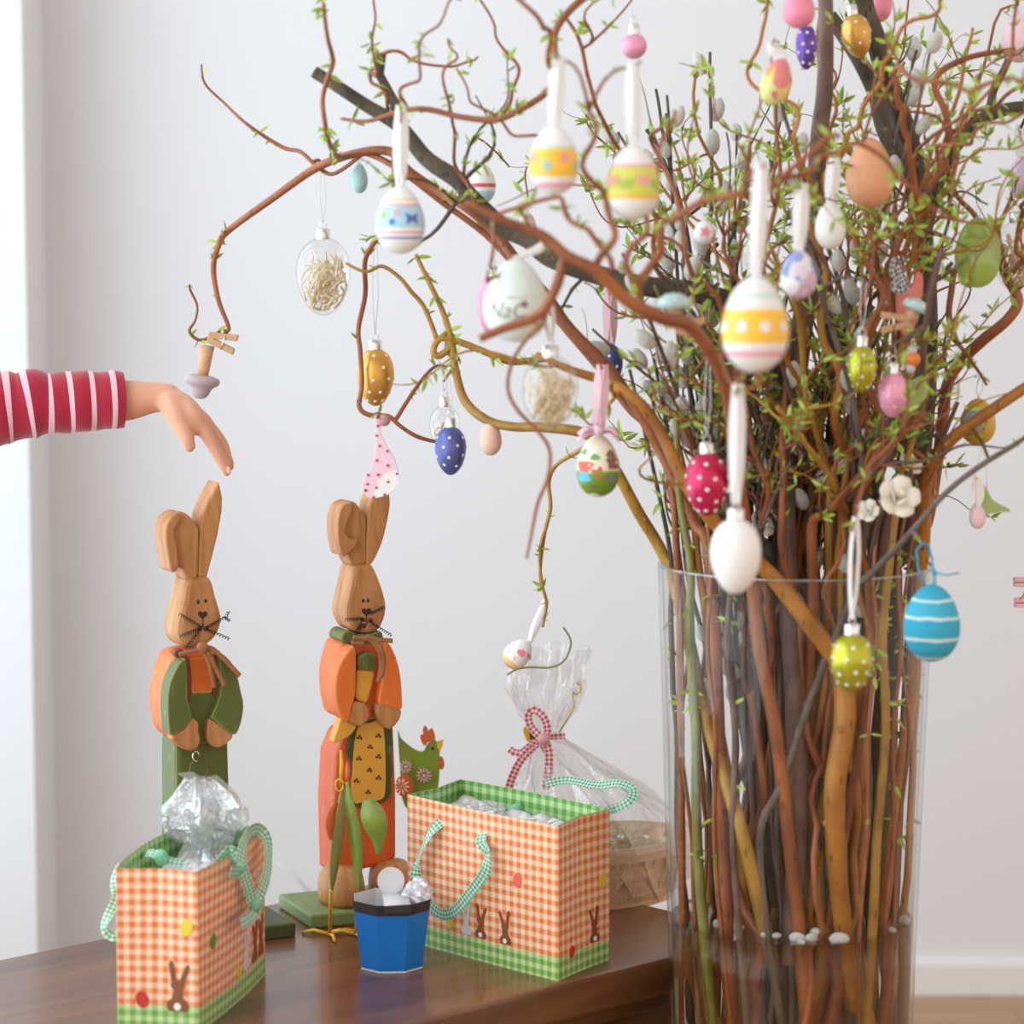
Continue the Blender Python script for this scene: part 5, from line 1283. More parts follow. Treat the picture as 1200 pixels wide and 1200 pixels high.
# rabbit in the orange dress
RB = math.radians(24)
g2 = on_z(424, 1068, ZT)
f2 = Frame(g2, RB)
r2 = thing('rabbit_figure', 'carved wooden rabbit in an orange dress with yellow apron, holding a carrot', 'figurine', g2, RB)
z3 = lambda x, y: (360 + x / 5, 560 + y / 5)
z4 = lambda x, y: (370 + x / 8, 730 + y / 8)
z5_ = lambda x, y: (340 + x / 3.53, 780 + y / 3.53)
r2_ear = f2.slab('ear', [z3(*p) for p in ((245, 140), (285, 145), (318, 185), (340, 220), (350, 260), (348, 400), (345, 505), (272, 517), (245, 470), (232, 430), (205, 330), (200, 240), (215, 170))], .012, .03, RAB, r2, 3, .003)
f2.slab('ear_tip', [z3(*p) for p in ((255, 150), (262, 190), (235, 260), (225, 330), (268, 360), (298, 365), (270, 415), (225, 455), (205, 450), (185, 370), (180, 270), (195, 190), (220, 155))], .018, .03, RAB, r2_ear, 3, .003)
f2.slab('ear', [z3(*p) for p in ((460, 45), (478, 80), (487, 130), (482, 200), (450, 350), (415, 440), (382, 500), (347, 507), (352, 300), (360, 200), (385, 110), (425, 60))], .012, .028, RAB, r2, 3, .004)
r2_head = f2.slab('head', [z3(*p) for p in ((282, 520), (330, 508), (378, 510), (405, 550), (440, 640), (465, 730), (463, 800), (438, 868), (400, 905), (335, 912), (275, 900), (240, 845), (225, 780), (245, 690), (268, 590))], .016, .040, RAB, r2, 2, .006)
f2.slab('collar', [z3(*p) for p in ((205, 960), (205, 920), (245, 893), (300, 915), (380, 912), (430, 897), (447, 930), (445, 968), (330, 978), (250, 972))], .017, .034, R_GREEN, r2, 2, .002)
f2.slab('torso', [z4(*p) for p in ((260, 185), (430, 170), (640, 172), (720, 260), (780, 450), (800, 650), (795, 800), (740, 930), (500, 960), (250, 900), (190, 780), (165, 600), (170, 450), (205, 300))], .012, .042, R_ORANGE, r2, 3, .004)
f2.slab('bodice', [z4(*p) for p in ((375, 180), (630, 175), (640, 400), (590, 750), (560, 900), (480, 900), (400, 700), (380, 450))], .016, .006, R_RED, r2, 1)
f2.slab('skirt', [(394, 885), (404, 860), (430, 848), (462, 850), (465, 930), (465, 1007), (440, 1016), (393, 1027), (391, 940)], .012, .046, R_RED, r2, 1, .004)
ap = [z5_(*p) for p in ((238, 330), (255, 270), (300, 235), (345, 210), (415, 240), (423, 300), (427, 340), (420, 385), (427, 430), (418, 475), (421, 520), (400, 560), (360, 572), (330, 590), (285, 590), (262, 560), (266, 500), (250, 450), (255, 400), (235, 370))]
r2_ap = f2.slab('apron', ap, .0145, .005, R_DGREEN, r2, 2, .0006)
f2.slab('apron_front', [z5_(*p) for p in ((278, 258), (330, 238), (378, 228), (392, 300), (396, 420), (394, 525), (375, 556), (300, 566), (258, 558), (262, 400))], .0165, .004, R_YELLOW, r2_ap, 2, .0006)
b = MB()
for x, y in ((287, 297), (365, 290), (331, 336), (285, 384), (366, 376), (329, 432), (366, 464), (274, 476), (323, 523)):
    for dx, dy in ((-7, 3), (7, 4), (1, -5)): f2.disc(b, *z5_(x + dx, y + dy), .0011, .0172, .001, 7)
b.build('apron_dots', PEN, r2_ap, kind='stuff')
f2.slab('sleeve', [z4(*p) for p in ((365, 215), (382, 330), (380, 500), (372, 680), (340, 800), (305, 930), (240, 880), (200, 770), (185, 650), (190, 520), (225, 390), (300, 270))], .03, .022, R_ORANGE, r2, 3, .004)
f2.slab('sleeve', [z4(*p) for p in ((640, 185), (695, 200), (760, 330), (800, 500), (815, 700), (805, 815), (690, 785), (590, 755), (620, 550), (640, 400))], .028, .022, R_ORANGE, r2, 3, .004)
f2.slab('paw', [z4(*p) for p in ((355, 745), (420, 745), (480, 765), (505, 830), (495, 915), (410, 970), (310, 925), (330, 830))], .029, .018, RAB, r2, 3, .004)
f2.slab('paw', [z4(*p) for p in ((580, 755), (690, 775), (805, 812), (795, 900), (745, 970), (690, 1000), (620, 945), (568, 860))], .027, .018, RAB, r2, 3, .004)
r2_car = f2.slab('carrot', [z4(*p) for p in ((398, 430), (550, 445), (540, 560), (515, 660), (480, 760), (430, 745), (372, 700), (385, 540))], .024, .014, R_YELLOW, r2, 2, .003)
f2.slab('carrot_top', [z4(*p) for p in ((392, 320), (440, 310), (470, 275), (530, 280), (565, 315), (565, 440), (480, 452), (400, 435))], .026, .014, R_GREEN, r2_car, 2, .003)
f2.slab('carrot_tip', [z4(*p) for p in ((240, 895), (310, 925), (385, 965), (330, 1050), (260, 1095), (180, 1130), (170, 1105), (210, 990))], .024, .014, R_YELLOW, r2_car, 2, .003)
whisk_roots = [z3(325, 830), z3(370, 835)]
face(f2, r2_head, [z3(328, 720), z3(357, 718)], z3(347, 785), 5.6, [z3(347, 810), z3(347, 850), z3(335, 880)],
     [(*z3(320, 825), *z3(222, 832), 8), (*z3(320, 850), *z3(280, 915), 6), (*z3(365, 798), *z3(455, 757), 8), (*z3(375, 850), *z3(495, 925), 10), (*z3(335, 860), *z3(300, 890), 5)], .016)
b = MB()
for q in (((270, 935), (340, 940), (420, 948), (500, 955)), ((260, 965), (300, 970), (330, 968)), ((345, 925), (385, 960), (420, 1010), (432, 1080), (428, 1140), (415, 1200)), ((350, 930), (400, 950), (440, 1020), (448, 1090), (435, 1170))):
    strip(b, [Vector(p) for p in crom([tuple(f2.loc(*z3(*p), .040)) for p in q], 6)], .0042, Vector((.1, -1, .1)))
thick(b.build('raffia_bow', RAFFIA, r2), .0012)
b = MB(); b.box(-.066, .060, -.045, .045, 0, .013); bevel(b.build('base', plain('sage_paint', srgb(120, 138, 82), .55, var=.2, scale=40), r2, smooth=False), .002)
for sx in (-.024, .026):
    b = MB(); b.lathe([(.0001, 0), (.019, .0), (.0215, .005), (.022, .016), (.020, .027), (.014, .034), (.0001, .0365)], 20)
    o = b.build('foot', RAB, r2); o.location = (sx, -.010, .013); o.scale = (.95, 1.35, 1)

# ---------------------------------------------------------------- tin hens on wire legs
def toes(b, p, d, s=.022):
    for a in (-.7, .0, .75):
        q = Matrix.Rotation(a, 3, 'Z') @ d
        b.tube([p + Vector((0, 0, .001)), p + q * s * .5 + Vector((0, 0, .004)), p + q * s], [.0018, .0017, .0014], 6)
YWIRE = plain('yellow_wire', srgb(228, 175, 40), .45, var=.1)
HGREEN = plain('hen_green', srgb(128, 160, 52), .4, var=.45, scale=30)
HPALE = plain('hen_leaf_side', srgb(150, 150, 80), .4, var=.4, scale=30)
HPALE2 = plain('hen_leaf_front', srgb(128, 148, 62), .35, var=.5, scale=45)
PETP = plain('daisy_pink', srgb(240, 180, 195), .5); PETC = plain('daisy_cream', srgb(250, 228, 180), .5)
COMB = plain('comb_red', srgb(215, 105, 55), .5, var=.15)
# hen seen broadside behind the gift bag
z7 = lambda x, y: (450 + x / 10, 840 + y / 10)
gh = on_z(495, 1036, ZT); fh = Frame(gh, .12)
hn = thing('tin_hen', 'green painted tin hen with pink daisies and red comb behind the open gift bag', 'figurine', gh, .12)
fh.slab('body', [z7(*p) for p in ((165, 150), (200, 250), (300, 340), (400, 400), (470, 398), (500, 330), (560, 282), (620, 290), (650, 400), (652, 600), (640, 780), (600, 1000), (480, 1100), (300, 1100), (210, 950), (190, 620), (170, 350))], 0, .002, HGREEN, hn, 3)
fh.slab('comb', [z7(*p) for p in ((470, 345), (425, 250), (440, 205), (465, 210), (455, 150), (480, 100), (510, 140), (522, 168), (555, 130), (590, 180), (600, 270), (560, 282), (510, 300))], .0005, .002, COMB, hn, 2)
fh.slab('beak', [z7(*p) for p in ((615, 290), (700, 265), (685, 340), (655, 415), (625, 360))], .001, .002, plain('beak_yellow', srgb(240, 200, 60), .5), hn, 1)
fh.slab('wattle', [z7(*p) for p in ((650, 480), (690, 480), (708, 560), (690, 612), (650, 605))], .0005, .002, COMB, hn, 3)
fh.slab('wing', [(474 + 11 * math.cos(a), 921 + 13 * math.sin(a)) for a in [6.28 * i / 16 for i in range(16)]], .004, .0015, COMB, hn, 1)
def daisy(fr_, parent, cx, cy, r, v, mat, cmat, n=12):
    b = MB()
    for k in range(n):
        a = 2 * math.pi * k / n
        pts = [(cx + math.cos(a + da) * r * rr_, cy + math.sin(a + da) * r * rr_) for da, rr_ in ((0, .12), (-.16, .7), (0, 1), (.16, .7))]
        q = [fr_.loc(x, y, v) for x, y in pts]; b.add(q, [(0, 1, 2, 3)])
    o = b.build('daisy', mat, parent); thick(o, .0006)
    c_ = MB(); fr_.disc(c_, cx, cy, r * .16 / 1300, v + .0008, .001); c_.build('daisy_centre', cmat, o)
daisy(fh, hn, *z7(470, 690), 10, .003, PETP, WHITE); daisy(fh, hn, *z7(258, 590), 8.5, .003, PETP, WHITE); daisy(fh, hn, *z7(205, 822), 11, .006, PETC, plain('motif_heart', srgb(240, 130, 150), .4), 10)
b = MB(); fh.disc(b, *z7(572, 372), .0014, .0008); b.build('eye', BLACK, hn)
b = MB()
for x in (484, 500):
    top = fh.loc(x, 945, -.001); b.tube([top, Vector((top.x, top.y, .002))], .0016, 6); toes(b, Vector((top.x, top.y, 0.0008)), Vector((.3, -1, 0)).normalized(), .016)
b.build('legs', YWIRE, hn)
# hen seen edge-on in front of the rabbit in the dress
z8 = z5_
ge = on_z(403, 1106, ZT); fe = Frame(ge, 0.0)
he = thing('tin_hen', 'tin hen seen edge-on with folded green sides and yellow wire legs before the dressed rabbit', 'figurine', ge, 0)
def blade(name, mid, wds, v, mat, roll):
    """long thin bent sheet"""
    b = MB(); pts = [Vector(p) for p in crom([tuple(fe.loc(*z8(*p), v)) for p in mid], 5)]
    n = len(pts); w = [x[0] for x in crom([(q,) for q in wds], 5)]
    strip(b, pts, .02, Vector(roll), taper=[max(.05, q) for q in w])
    return thick(b.build(name, mat, he), .0014)
blade('side_panel', [(222, 500), (210, 600), (195, 720), (182, 830), (172, 930)], [.25, .55, .7, .55, .12], .006, HPALE, (.75, -.65, 0))
blade('side_panel', [(232, 480), (248, 580), (268, 690), (278, 800), (285, 935)], [.2, .5, .7, .55, .12], .012, HPALE2, (-.55, -.8, 0))
blade('wing', [(320, 555), (340, 610), (355, 670), (364, 720), (366, 785)], [.5, 1.1, 1.05, .6, .12], .03, HPALE2, (-.3, -1, 0))
blade('wing', [(190, 565), (172, 610), (165, 660), (168, 720)], [.2, .45, .5, .12], .016, COMB, (.7, -.7, 0))
b = MB(); b.tube([fe.loc(*z8(210, 350), .008), fe.loc(*z8(213, 420), .008), fe.loc(*z8(208, 500), .008)], [.0012, .0022, .0012], 6)
q = fe.loc(*z8(204, 495), .012); b.tube([q + Vector((math.cos(a) * .0035, 0, math.sin(a) * .0055)) for a in [6.28 * i / 10 for i in range(11)]], .0009, 5)
b.build('beak', YWIRE, he)
b = MB(); b.tube([fe.loc(*z8(236, 400), .010), fe.loc(*z8(238, 440), .010), fe.loc(*z8(234, 495), .010)], [.001, .0026, .001], 6); b.build('comb', COMB, he)
b = MB()
for (x0, y0, fx) in ((168, 930, 164), (284, 930, 272)):
    top = fe.loc(*z8(x0, y0), .008); bot = on_z(*z8(fx, 1118), ZT) - ge
    bot.z = .0015
    b.tube([top, top.lerp(bot, .5), bot], .0017, 7)
    for d in ((-1, .25, 0), (.25, -1, 0), (1, .35, 0)):
        d = Vector(d).normalized(); b.tube([bot, bot + d * .015 + Vector((0, 0, .003)), bot + d * .026], [.0017, .0017, .0014], 6)
b.build('legs', YWIRE, he)

# ---------------------------------------------------------------- gift bags
G_OR, G_CR = srgb(232, 122, 60), srgb(250, 222, 188)
G_GR, G_GL = srgb(112, 168, 70), srgb(205, 225, 165)
BAGOUT = gingham('bag_print', G_OR, G_CR, .0088, (.019, G_GR, G_GL))
BAGIN = gingham('bag_lining', srgb(95, 165, 75), srgb(195, 225, 165), .0105)
RIBG = gingham('ribbon_check', srgb(70, 160, 115), srgb(215, 235, 222), .0036)
BUNNY = plain('bunny_brown', srgb(140, 80, 45), .5, var=.1); BUNNYW = plain('bunny_white', srgb(215, 215, 215), .5)
PAPER = plain('tissue_paper', srgb(235, 230, 232), .8, var=.03, bump=.5, bscale=60)
class Bag:
    def __init__(self, label, B, C_, A, H, bulge=.004, fold=.006, lean=.0):
        """B = near corner, C_ = along one face, A = along the other (world points on the table)"""
        self.O = Vector((B.x, B.y, ZT)); self.e1 = Vector((C_.x - B.x, C_.y - B.y, 0)); self.e2 = Vector((A.x - B.x, A.y - B.y, 0))
        self.L1, self.L2 = self.e1.length, self.e2.length; self.e1.normalize(); self.e2.normalize()
        self.H = H; self.root = thing('gift_bag', label, 'gift bag', self.O)
        self.bulge, self.fold = bulge, fold
    def pt(self, face, s, z, off=0.0):
        """face 0: along e1 from B; 1: far end; 2: back; 3: along e2 at B.  s in metres, z height"""
        e1, e2, L1, L2 = self.e1, self.e2, self.L1, self.L2
        t = z / self.H
        if face in (0, 2):
            L = L1; base = e1 * s + (Vector() if face == 0 else e2 * L2); n = -e2 if face == 0 else e2
        else:
            L = L2; base = e2 * s + (Vector() if face == 3 else e1 * L1); n = -e1 if face == 3 else e1
        k = s / L
        long_ = L > (L2 if face in (0, 2) else L1)
        if long_: d = self.bulge * math.sin(math.pi * k) * (.4 + .6 * t)
        else: d = -self.fold * (1 - abs(2 * k - 1)) * (.25 + .75 * t)
        return base + n * (d + off) + Vector((0, 0, z))
    def shell(self):
        for nm, mat, off in (('paper_shell', BAGOUT, 0.0), ('lining', BAGIN, -.0011)):
            b = MB(); nz = 10
            for face in range(4):
                L = self.L1 if face in (0, 2) else self.L2; ns = 12
                g = [[self.pt(face, L * i / ns, self.H * j / nz, off) for i in range(ns + 1)] for j in range(nz + 1)]
                o_ = {0: 0, 3: .0031, 1: .0013, 2: .0022}[face]
                for j in range(nz):
                    for i in range(ns):
                        u0, u1 = L * i / ns + o_, L * (i + 1) / ns + o_; v0, v1 = self.H * j / nz, self.H * (j + 1) / nz
                        b.add([g[j][i], g[j][i + 1], g[j + 1][i + 1], g[j + 1][i]], [(0, 1, 2, 3)], 0, [[(u0, v0), (u1, v0), (u1, v1), (u0, v1)]])
            if off == 0: 
                c = [self.pt(0, 0, .0006), self.pt(0, self.L1, .0006), self.pt(2, self.L1, .0006), self.pt(2, 0, .0006)]
                b.add(c, [(0, 1, 2, 3)], 0, [[(0, 0), (self.L1, 0), (self.L1, self.L2), (0, self.L2)]])
            o = b.build(nm, mat, self.root, smooth=False)
    def motif(self, name, face, s, z, shape, mat, off=.0006):
        n = Vector(); b = MB(); m = len(shape)
        fr_ = [self.pt(face, s + x, z + y, off + .0004) for x, y in shape]; bk = [self.pt(face, s + x, z + y, 0.0) for x, y in shape]
        b.add(fr_ + bk, [tuple(range(m))] + [(i, (i + 1) % m, (i + 1) % m + m, i + m) for i in range(m)])
        return b.build(name, mat, self.root, smooth=False)
    def egg(self, face, s, z, mat, r=.0052, tilt=.3):
        self.motif('printed_egg', face, s, z, [(math.cos(a) * r * .8 * math.cos(tilt) - math.sin(a) * r * 1.1 * math.sin(tilt), math.cos(a) * r * .8 * math.sin(tilt) + math.sin(a) * r * 1.1 * math.cos(tilt)) for a in [6.28 * i / 16 for i in range(16)]], mat)
    def bunny(self, face, s, z, mat, k=1.0, flip=1, white=True):
        ol = [(-9, 0), (-11, 5), (-8, 10), (-5, 12), (-5, 20), (-7, 24), (-6, 27), (-12, 42), (-11, 45), (-8, 43), (-2, 29), (2, 30), (4, 45), (7, 48), (9, 44), (6, 28), (7, 24), (4, 20), (6, 12), (10, 9), (11, 4), (9, 0)]
        self.motif('printed_rabbit', face, s, z, [(x * .00062 * k * flip, y * .00062 * k) for x, y in (ol if flip > 0 else ol[::-1])], mat)
        if white:
            self.motif('printed_tail', face, s, z + .0028 * k, [(math.cos(a) * .0022 * k, math.sin(a) * .0022 * k) for a in [6.28 * i / 12 for i in range(12)]], WHITE, .0011)
    def ribbon(self, wpts, w=.0085, nrm=(0, -1, 0), name='ribbon_handle'):
        b = MB(); P_ = [Vector(p) - self.O for p in wpts]
        P_ = [Vector(p) for p in crom([tuple(p) for p in P_], 10)]
        if isinstance(nrm, list):
            N_ = [Vector(p) for p in crom([tuple(q) for q in nrm], 10)]
        else: N_ = Vector(nrm)
        strip(b, P_, w, N_)
        return thick(b.build(name, RIBG, self.root, smooth=False), .0004)
RED_E, YEL_E, GRN_E, COR_E = plain('egg_red', srgb(205, 55, 45), .4), plain('egg_yellow', srgb(225, 205, 40), .4), plain('egg_green', srgb(90, 140, 60), .4), plain('egg_coral', srgb(235, 105, 90), .4)

# the open bag in the middle
B2 = on_z(654, 1150, ZT); C2 = on_z(714, 1125, ZT); L2_ = on_z(478, 1103, ZT)
H2 = (at(650, 968, B2.y).z - ZT)
bag2 = Bag('open orange gingham gift bag with ribbon handles and printed rabbits, beside the blue cup', B2, C2, L2_, H2)
bag2.shell()
# face 3 is the long front, face 0 the narrow side
L = bag2.L2
for k_, (u, mat, wht) in enumerate(((.33, BUNNY, True), (.49, BUNNY, True), (.585, BUNNYW, False))):
    bag2.bunny(3, L * u, .021, mat, 1.0 if wht else .95, 1 if k_ % 2 else -1, wht)
bag2.egg(3, L * .25, .079, COR_E, .0058); bag2.egg(3, L * .70, .027, YEL_E, .005); bag2.egg(0, bag2.L1 * .88, .072, YEL_E, .0055); bag2.egg(0, bag2.L1 * .28, .020, RED_E, .005, -.4)
bag2.bunny(0, bag2.L1 * .72, .021, BUNNY, 1.05)
YB = 2.335
ff2 = Frame(bag2.O, math.atan2(-bag2.e2.y, -bag2.e2.x))
def on_face(ff, x, y, v):
    q = ff.loc(x, y, v); return ff.O + ff.a * q.x + ff.n * v + Vector((0, 0, q.z))
rib = [(517, 963, .002), (503, 978, .010), (491, 1005, .012), (488, 1030, .013), (497, 1052, .014), (515, 1070, .014), (532, 1068, .014), (552, 1045, .014), (568, 1022, .013), (572, 1000, .012), (564, 988, .010), (566, 974, .002)]
nn = ff2.n
bag2.ribbon([on_face(ff2, *p) for p in rib], .0100, [nn + ff2.a * k for k in (.1, -.5, -.7, .6, .2, 0, 0, .1, .3, -.5, .6, .1)])
bag2.ribbon([at(x, y, Y) for x, y, Y in ((640, 918, 2.45), (665, 914, 2.45), (700, 920, 2.43), (725, 918, 2.42), (741, 925, 2.41), (738, 938, 2.40), (720, 948, 2.40), (704, 950, 2.39), (690, 942, 2.40))], .0088, (0, -.7, .7))
bag2.ribbon([at(x, y, Y) for x, y, Y in ((610, 942, 2.40), (630, 938, 2.40), (655, 942, 2.40), (664, 948, 2.39), (640, 952, 2.385), (612, 948, 2.39), (604, 948, 2.39), (597, 958, 2.385))], .0075, (0, -.8, .6), 'ribbon_knot')
b = MB(); b.ball(at(606, 948, 2.388) - bag2.O, .0055, .005, .0055, 10, 7); b.build('ribbon_knot', plain('ribbon_knot_green', srgb(130, 195, 160), .5, var=.4, scale=400), bag2.root)
# things inside the open bag: tissue and a film-wrapped parcel
def crumple(name, label, cat, c, rx, ry, rz, mat, seed, amp=.35, nu=28, nv=18, f=3.0):
    b = MB(); c = Vector(c); b.ball((0, 0, 0), 1, 1, 1, nu, nv)
    out = []
    for v in b.v:
        q = Vector(v); k = 1 + amp * noise.noise(q * f + Vector((seed, 0, 0))) + amp * .5 * noise.noise(q * f * 2.3 + Vector((0, seed, 0)))
        out.append((q.x * k * rx, q.y * k * ry, q.z * k * rz))
    b.v = out
    o = b.build(name, mat, None, smooth=False); o.location = c
    return tag(o, label, cat) if label else o
cb2 = bag2.O + bag2.e1 * bag2.L1 * .5 + bag2.e2 * bag2.L2 * .5
b = MB(); m_ = .005
for i in range(9):
    for j in range(5):
        pass
cells = [[bag2.e1 * (m_ + (bag2.L1 - 2 * m_) * i / 6) + bag2.e2 * (.009 + (bag2.L2 - .018) * j / 12) + Vector((0, 0, H2 * .87 + .008 * noise.noise((i * .9, j * .7, 2)))) for j in range(13)] for i in range(7)]
for i in range(6):
    for j in range(12): b.add([cells[i][j], cells[i + 1][j], cells[i + 1][j + 1], cells[i][j + 1]], [(0, 1, 2, 3)])
o = thick(b.build('tissue_paper', PAPER, None), .001); o.location = bag2.O
tag(o, 'white tissue paper filling the open gift bag beside the blue cup', 'tissue paper')
crumple('film_parcel', 'small clear film parcel lying on the tissue in the open gift bag', 'parcel', cb2 + bag2.e2 * .03 + Vector((0, 0, H2 * .89)), .020, .020, .010, FILM2, 5)

# the bag at the front, seen from its narrow side
B1 = on_z(233, 1210, ZT); C1 = on_z(311, 1142, ZT); A1 = on_z(138, 1205, ZT)
H1 = at(232, 1022, B1.y).z - ZT
bag1 = Bag('orange gingham gift bag with crumpled film sticking out, before the dungaree rabbit', B1, C1, A1, H1, .008, .007)
bag1.shell()
bag1.egg(3, bag1.L2 * .14, .083, YEL_E, .0062); bag1.egg(3, bag1.L2 * .70, .024, RED_E, .0062, -.3); bag1.bunny(3, bag1.L2 * .26, .016, BUNNY, 1.35)
bag1.egg(0, bag1.L1 * .16, .066, GRN_E, .0058, -.1); bag1.egg(0, bag1.L1 * .5, .026, YEL_E, .005)
for u, mt, wh in ((.63, BUNNYW, False), (.78, BUNNY, False), (.9, BUNNY, False)): bag1.bunny(0, bag1.L1 * u, .022, mt, 1.15, 1, wh)
ff1 = Frame(bag1.O, math.atan2(bag1.e1.y, bag1.e1.x)); nn = ff1.n
R1_ = lambda pts: [on_face(ff1, *p) for p in pts]
bag1.ribbon(R1_([(276, 998, .004), (282, 1012, .012), (290, 1036, .016), (298, 1058, .018), (309, 1038, .022), (314, 1012, .020), (313, 985, .014), (303, 972, .008), (292, 976, .012), (285, 992, .014), (281, 1014, .015)]), .0105, [nn + Vector((0, -.8, 0))] * 11)
bag1.ribbon(R1_([(298, 1056, .018), (300, 1066, .019), (295, 1074, .020), (283, 1082, .020)]), .010, [nn + Vector((0, -.8, .3))] * 4, 'ribbon_knot')
bag1.ribbon(R1_([(258, 1010, -.004), (268, 998, .004), (276, 1003, .010), (281, 1020, .016), (270, 1021, .018)]), .0100, [nn + Vector((0, -.8, 0))] * 5)
b = MB(); b.ball(on_face(ff1, 299, 1060, .019) - bag1.O, .0058, .005, .0062, 10, 7); b.ball(on_face(ff1, 281, 1018, .016) - bag1.O, .0045, .004, .0045, 10, 7); b.build('ribbon_knot', plain('ribbon_knot_green', srgb(130, 195, 160), .5, var=.4, scale=400), bag1.root)
bag1.ribbon([at(x, y, Y) for x, y, Y in ((143, 1014, 2.2), (134, 1030, 2.195), (136, 1050, 2.19), (128, 1070, 2.185), (122, 1085, 2.18), (130, 1097, 2.18), (139, 1096, 2.18))], .0085, [Vector((-.3, -1, 0)), Vector((-.6, -.8, 0)), Vector((.3, -1, 0)), Vector((-.3, -1, 0)), Vector((-.6, -.6, .4)), Vector((0, -.8, .6)), Vector((.2, -.9, .4))])
bag1.ribbon([at(x, y, Y) for x, y, Y in ((160, 1010, 2.19), (172, 1000, 2.18), (186, 1002, 2.175), (196, 1008, 2.175), (214, 1012, 2.175))], .008, (0, -.6, .8), 'ribbon_knot')
b = MB(); b.ball(at(189, 1005, 2.17) - bag1.O, .0058, .005, .007, 10, 7); b.build('ribbon_knot', plain('ribbon_knot_green', srgb(130, 195, 160), .5, var=.4, scale=400), bag1.root)
cells = [[bag1.e1 * (.010 + (bag1.L1 - .020) * i / 12) + bag1.e2 * (m_ + (bag1.L2 - 2 * m_) * j / 6) + Vector((0, 0, H1 * .84 + .006 * noise.noise((i * .9, j * .7, 7)))) for j in range(7)] for i in range(13)]
b = MB()
for i in range(12):
    for j in range(6): b.add([cells[i][j], cells[i + 1][j], cells[i + 1][j + 1], cells[i][j + 1]], [(0, 1, 2, 3)])
o = thick(b.build('tissue_paper', PAPER, None), .001); o.location = bag1.O
tag(o, 'pale tissue paper filling the front gift bag', 'tissue paper')
# crumpled film top: gathered neck, ruffled knot and frill
fp = thing('film_parcel', 'crumpled clear cellophane parcel sticking out of the front gift bag', 'parcel', at(240, 1012, 2.23))
def frill(name, rings, parent, mat, O, seed, pl=9, amp=.3, n=64):
    """gathered film: rings of (point, radius) with pleats"""
    b = MB(); m = len(rings); vs = []
    for i, (p, r) in enumerate(rings):
        p = Vector(p)
        for k in range(n):
            a = 2 * math.pi * k / n
            q = 1 + amp * math.sin(pl * a + seed + i * .35) + amp * .8 * noise.noise((math.cos(a) * 2 + seed, math.sin(a) * 2, i * .7)) + amp * .6 * noise.noise((math.cos(a) * 6, math.sin(a) * 6 + seed, i * 1.3))
            vs.append(p - O + Vector((math.cos(a) * r * q, math.sin(a) * r * q, r * amp * .7 * noise.noise((math.cos(a) * 4, math.sin(a) * 4, i + seed)))))
    b.add(vs, [(i * n + k, i * n + (k + 1) % n, (i + 1) * n + (k + 1) % n, (i + 1) * n + k) for i in range(m - 1) for k in range(n)])
    return b.build(name, mat, parent, smooth=False)
O1 = fp.location.copy()
frill('film', [(at(243, 1030, 2.24), .036), (at(243, 1010, 2.24), .026), (at(243, 988, 2.24), .014), (at(243, 972, 2.24), .022), (at(244, 955, 2.24), .030), (at(245, 942, 2.24), .027), (at(242, 928, 2.24), .019), (at(236, 912, 2.24), .010)], fp, FILM2, O1, 2.0, 5, .42, 46)
o = crumple('film_knot', None, None, at(243, 962, 2.24), .026, .022, .024, FILM2, 3, .5, 22, 15, 2.6); o.parent = fp; o.location = at(243, 962, 2.24) - O1
b = MB(); rr = random.Random(5)
for _ in range(26):
    c = at(243 + rr.gauss(0, 15), 955 + rr.gauss(0, 14), 2.225 + rr.random() * .02) - O1
    d = Vector((rr.gauss(0, 1), rr.gauss(0, .5), rr.gauss(0, 1))).normalized(); e_ = d.orthogonal().normalized()
    b.add([c - d * .012, c + e_ * .006, c + d * .013, c - e_ * .005 + Vector((0, -.004, 0))], [(0, 1, 2), (0, 2, 3)])
b.build('film_creases', FILM2, fp, smooth=False)

# ---------------------------------------------------------------- blue paper cup
gc = on_z(459, 1132, ZT)
cup = thing('paper_cup', 'small octagonal blue paper cup with a black band, holding folded white card', 'cup', gc, math.radians(22.5 + 4))
s_ = ppm(gc.y); rb_, rt_, hc = 39 / s_, 50 / s_, 85 / s_
BLUE = plain('blue_card', srgb(18, 118, 205), .35, var=.03); BLK = plain('black_card', srgb(48, 42, 42), .5); CARD = plain('white_card', srgb(222, 222, 226), .6, var=.02)
def octo(name, z0, z1, mat, inset=0.0, cap=False):
    b = MB(); f_ = lambda z: rb_ + (rt_ - rb_) * z / hc - inset
    for z in (z0, z1):
        for k in range(8): b.v.append((math.cos(math.pi * k / 4) * f_(z), math.sin(math.pi * k / 4) * f_(z), z))
    for k in range(8): b.f.append((k, (k + 1) % 8, 8 + (k + 1) % 8, 8 + k)); b.m.append(0)
    if cap: b.f.append(tuple(range(7, -1, -1))); b.m.append(0)
    return b.build(name, mat, cup, smooth=False)
octo('base', 0.0004, .0022, CARD, -.0002, True); octo('wall', .0022, hc * .84, BLUE); octo('band', hc * .84, hc, BLK); octo('lining', .003, hc - .0002, CARD, .0008, True)
fc = Frame(gc, 0.0)
fcard = thing('folded_card', 'white folded card with a round tab standing in the blue paper cup', 'card', gc)
fc.slab('round_tab', [(458 + 16 * math.cos(a), 1032 + 16 * math.sin(a)) for a in [6.28 * i / 20 for i in range(20)]], -.012, .0008, CARD, fcard, 1)
fc.slab('tab_neck', [(446, 1042), (471, 1042), (476, 1052), (448, 1054)], -.0135, .0008, CARD, fcard, 1)
b = MB()
q = [fc.loc(448, 1048, -.012), fc.loc(477, 1046, -.012), fc.loc(481, 1060, .0375), fc.loc(450, 1062, .0375)]
b.add(q, [(0, 1, 2, 3)]); thick(b.build('flap', CARD, fcard), .0008)
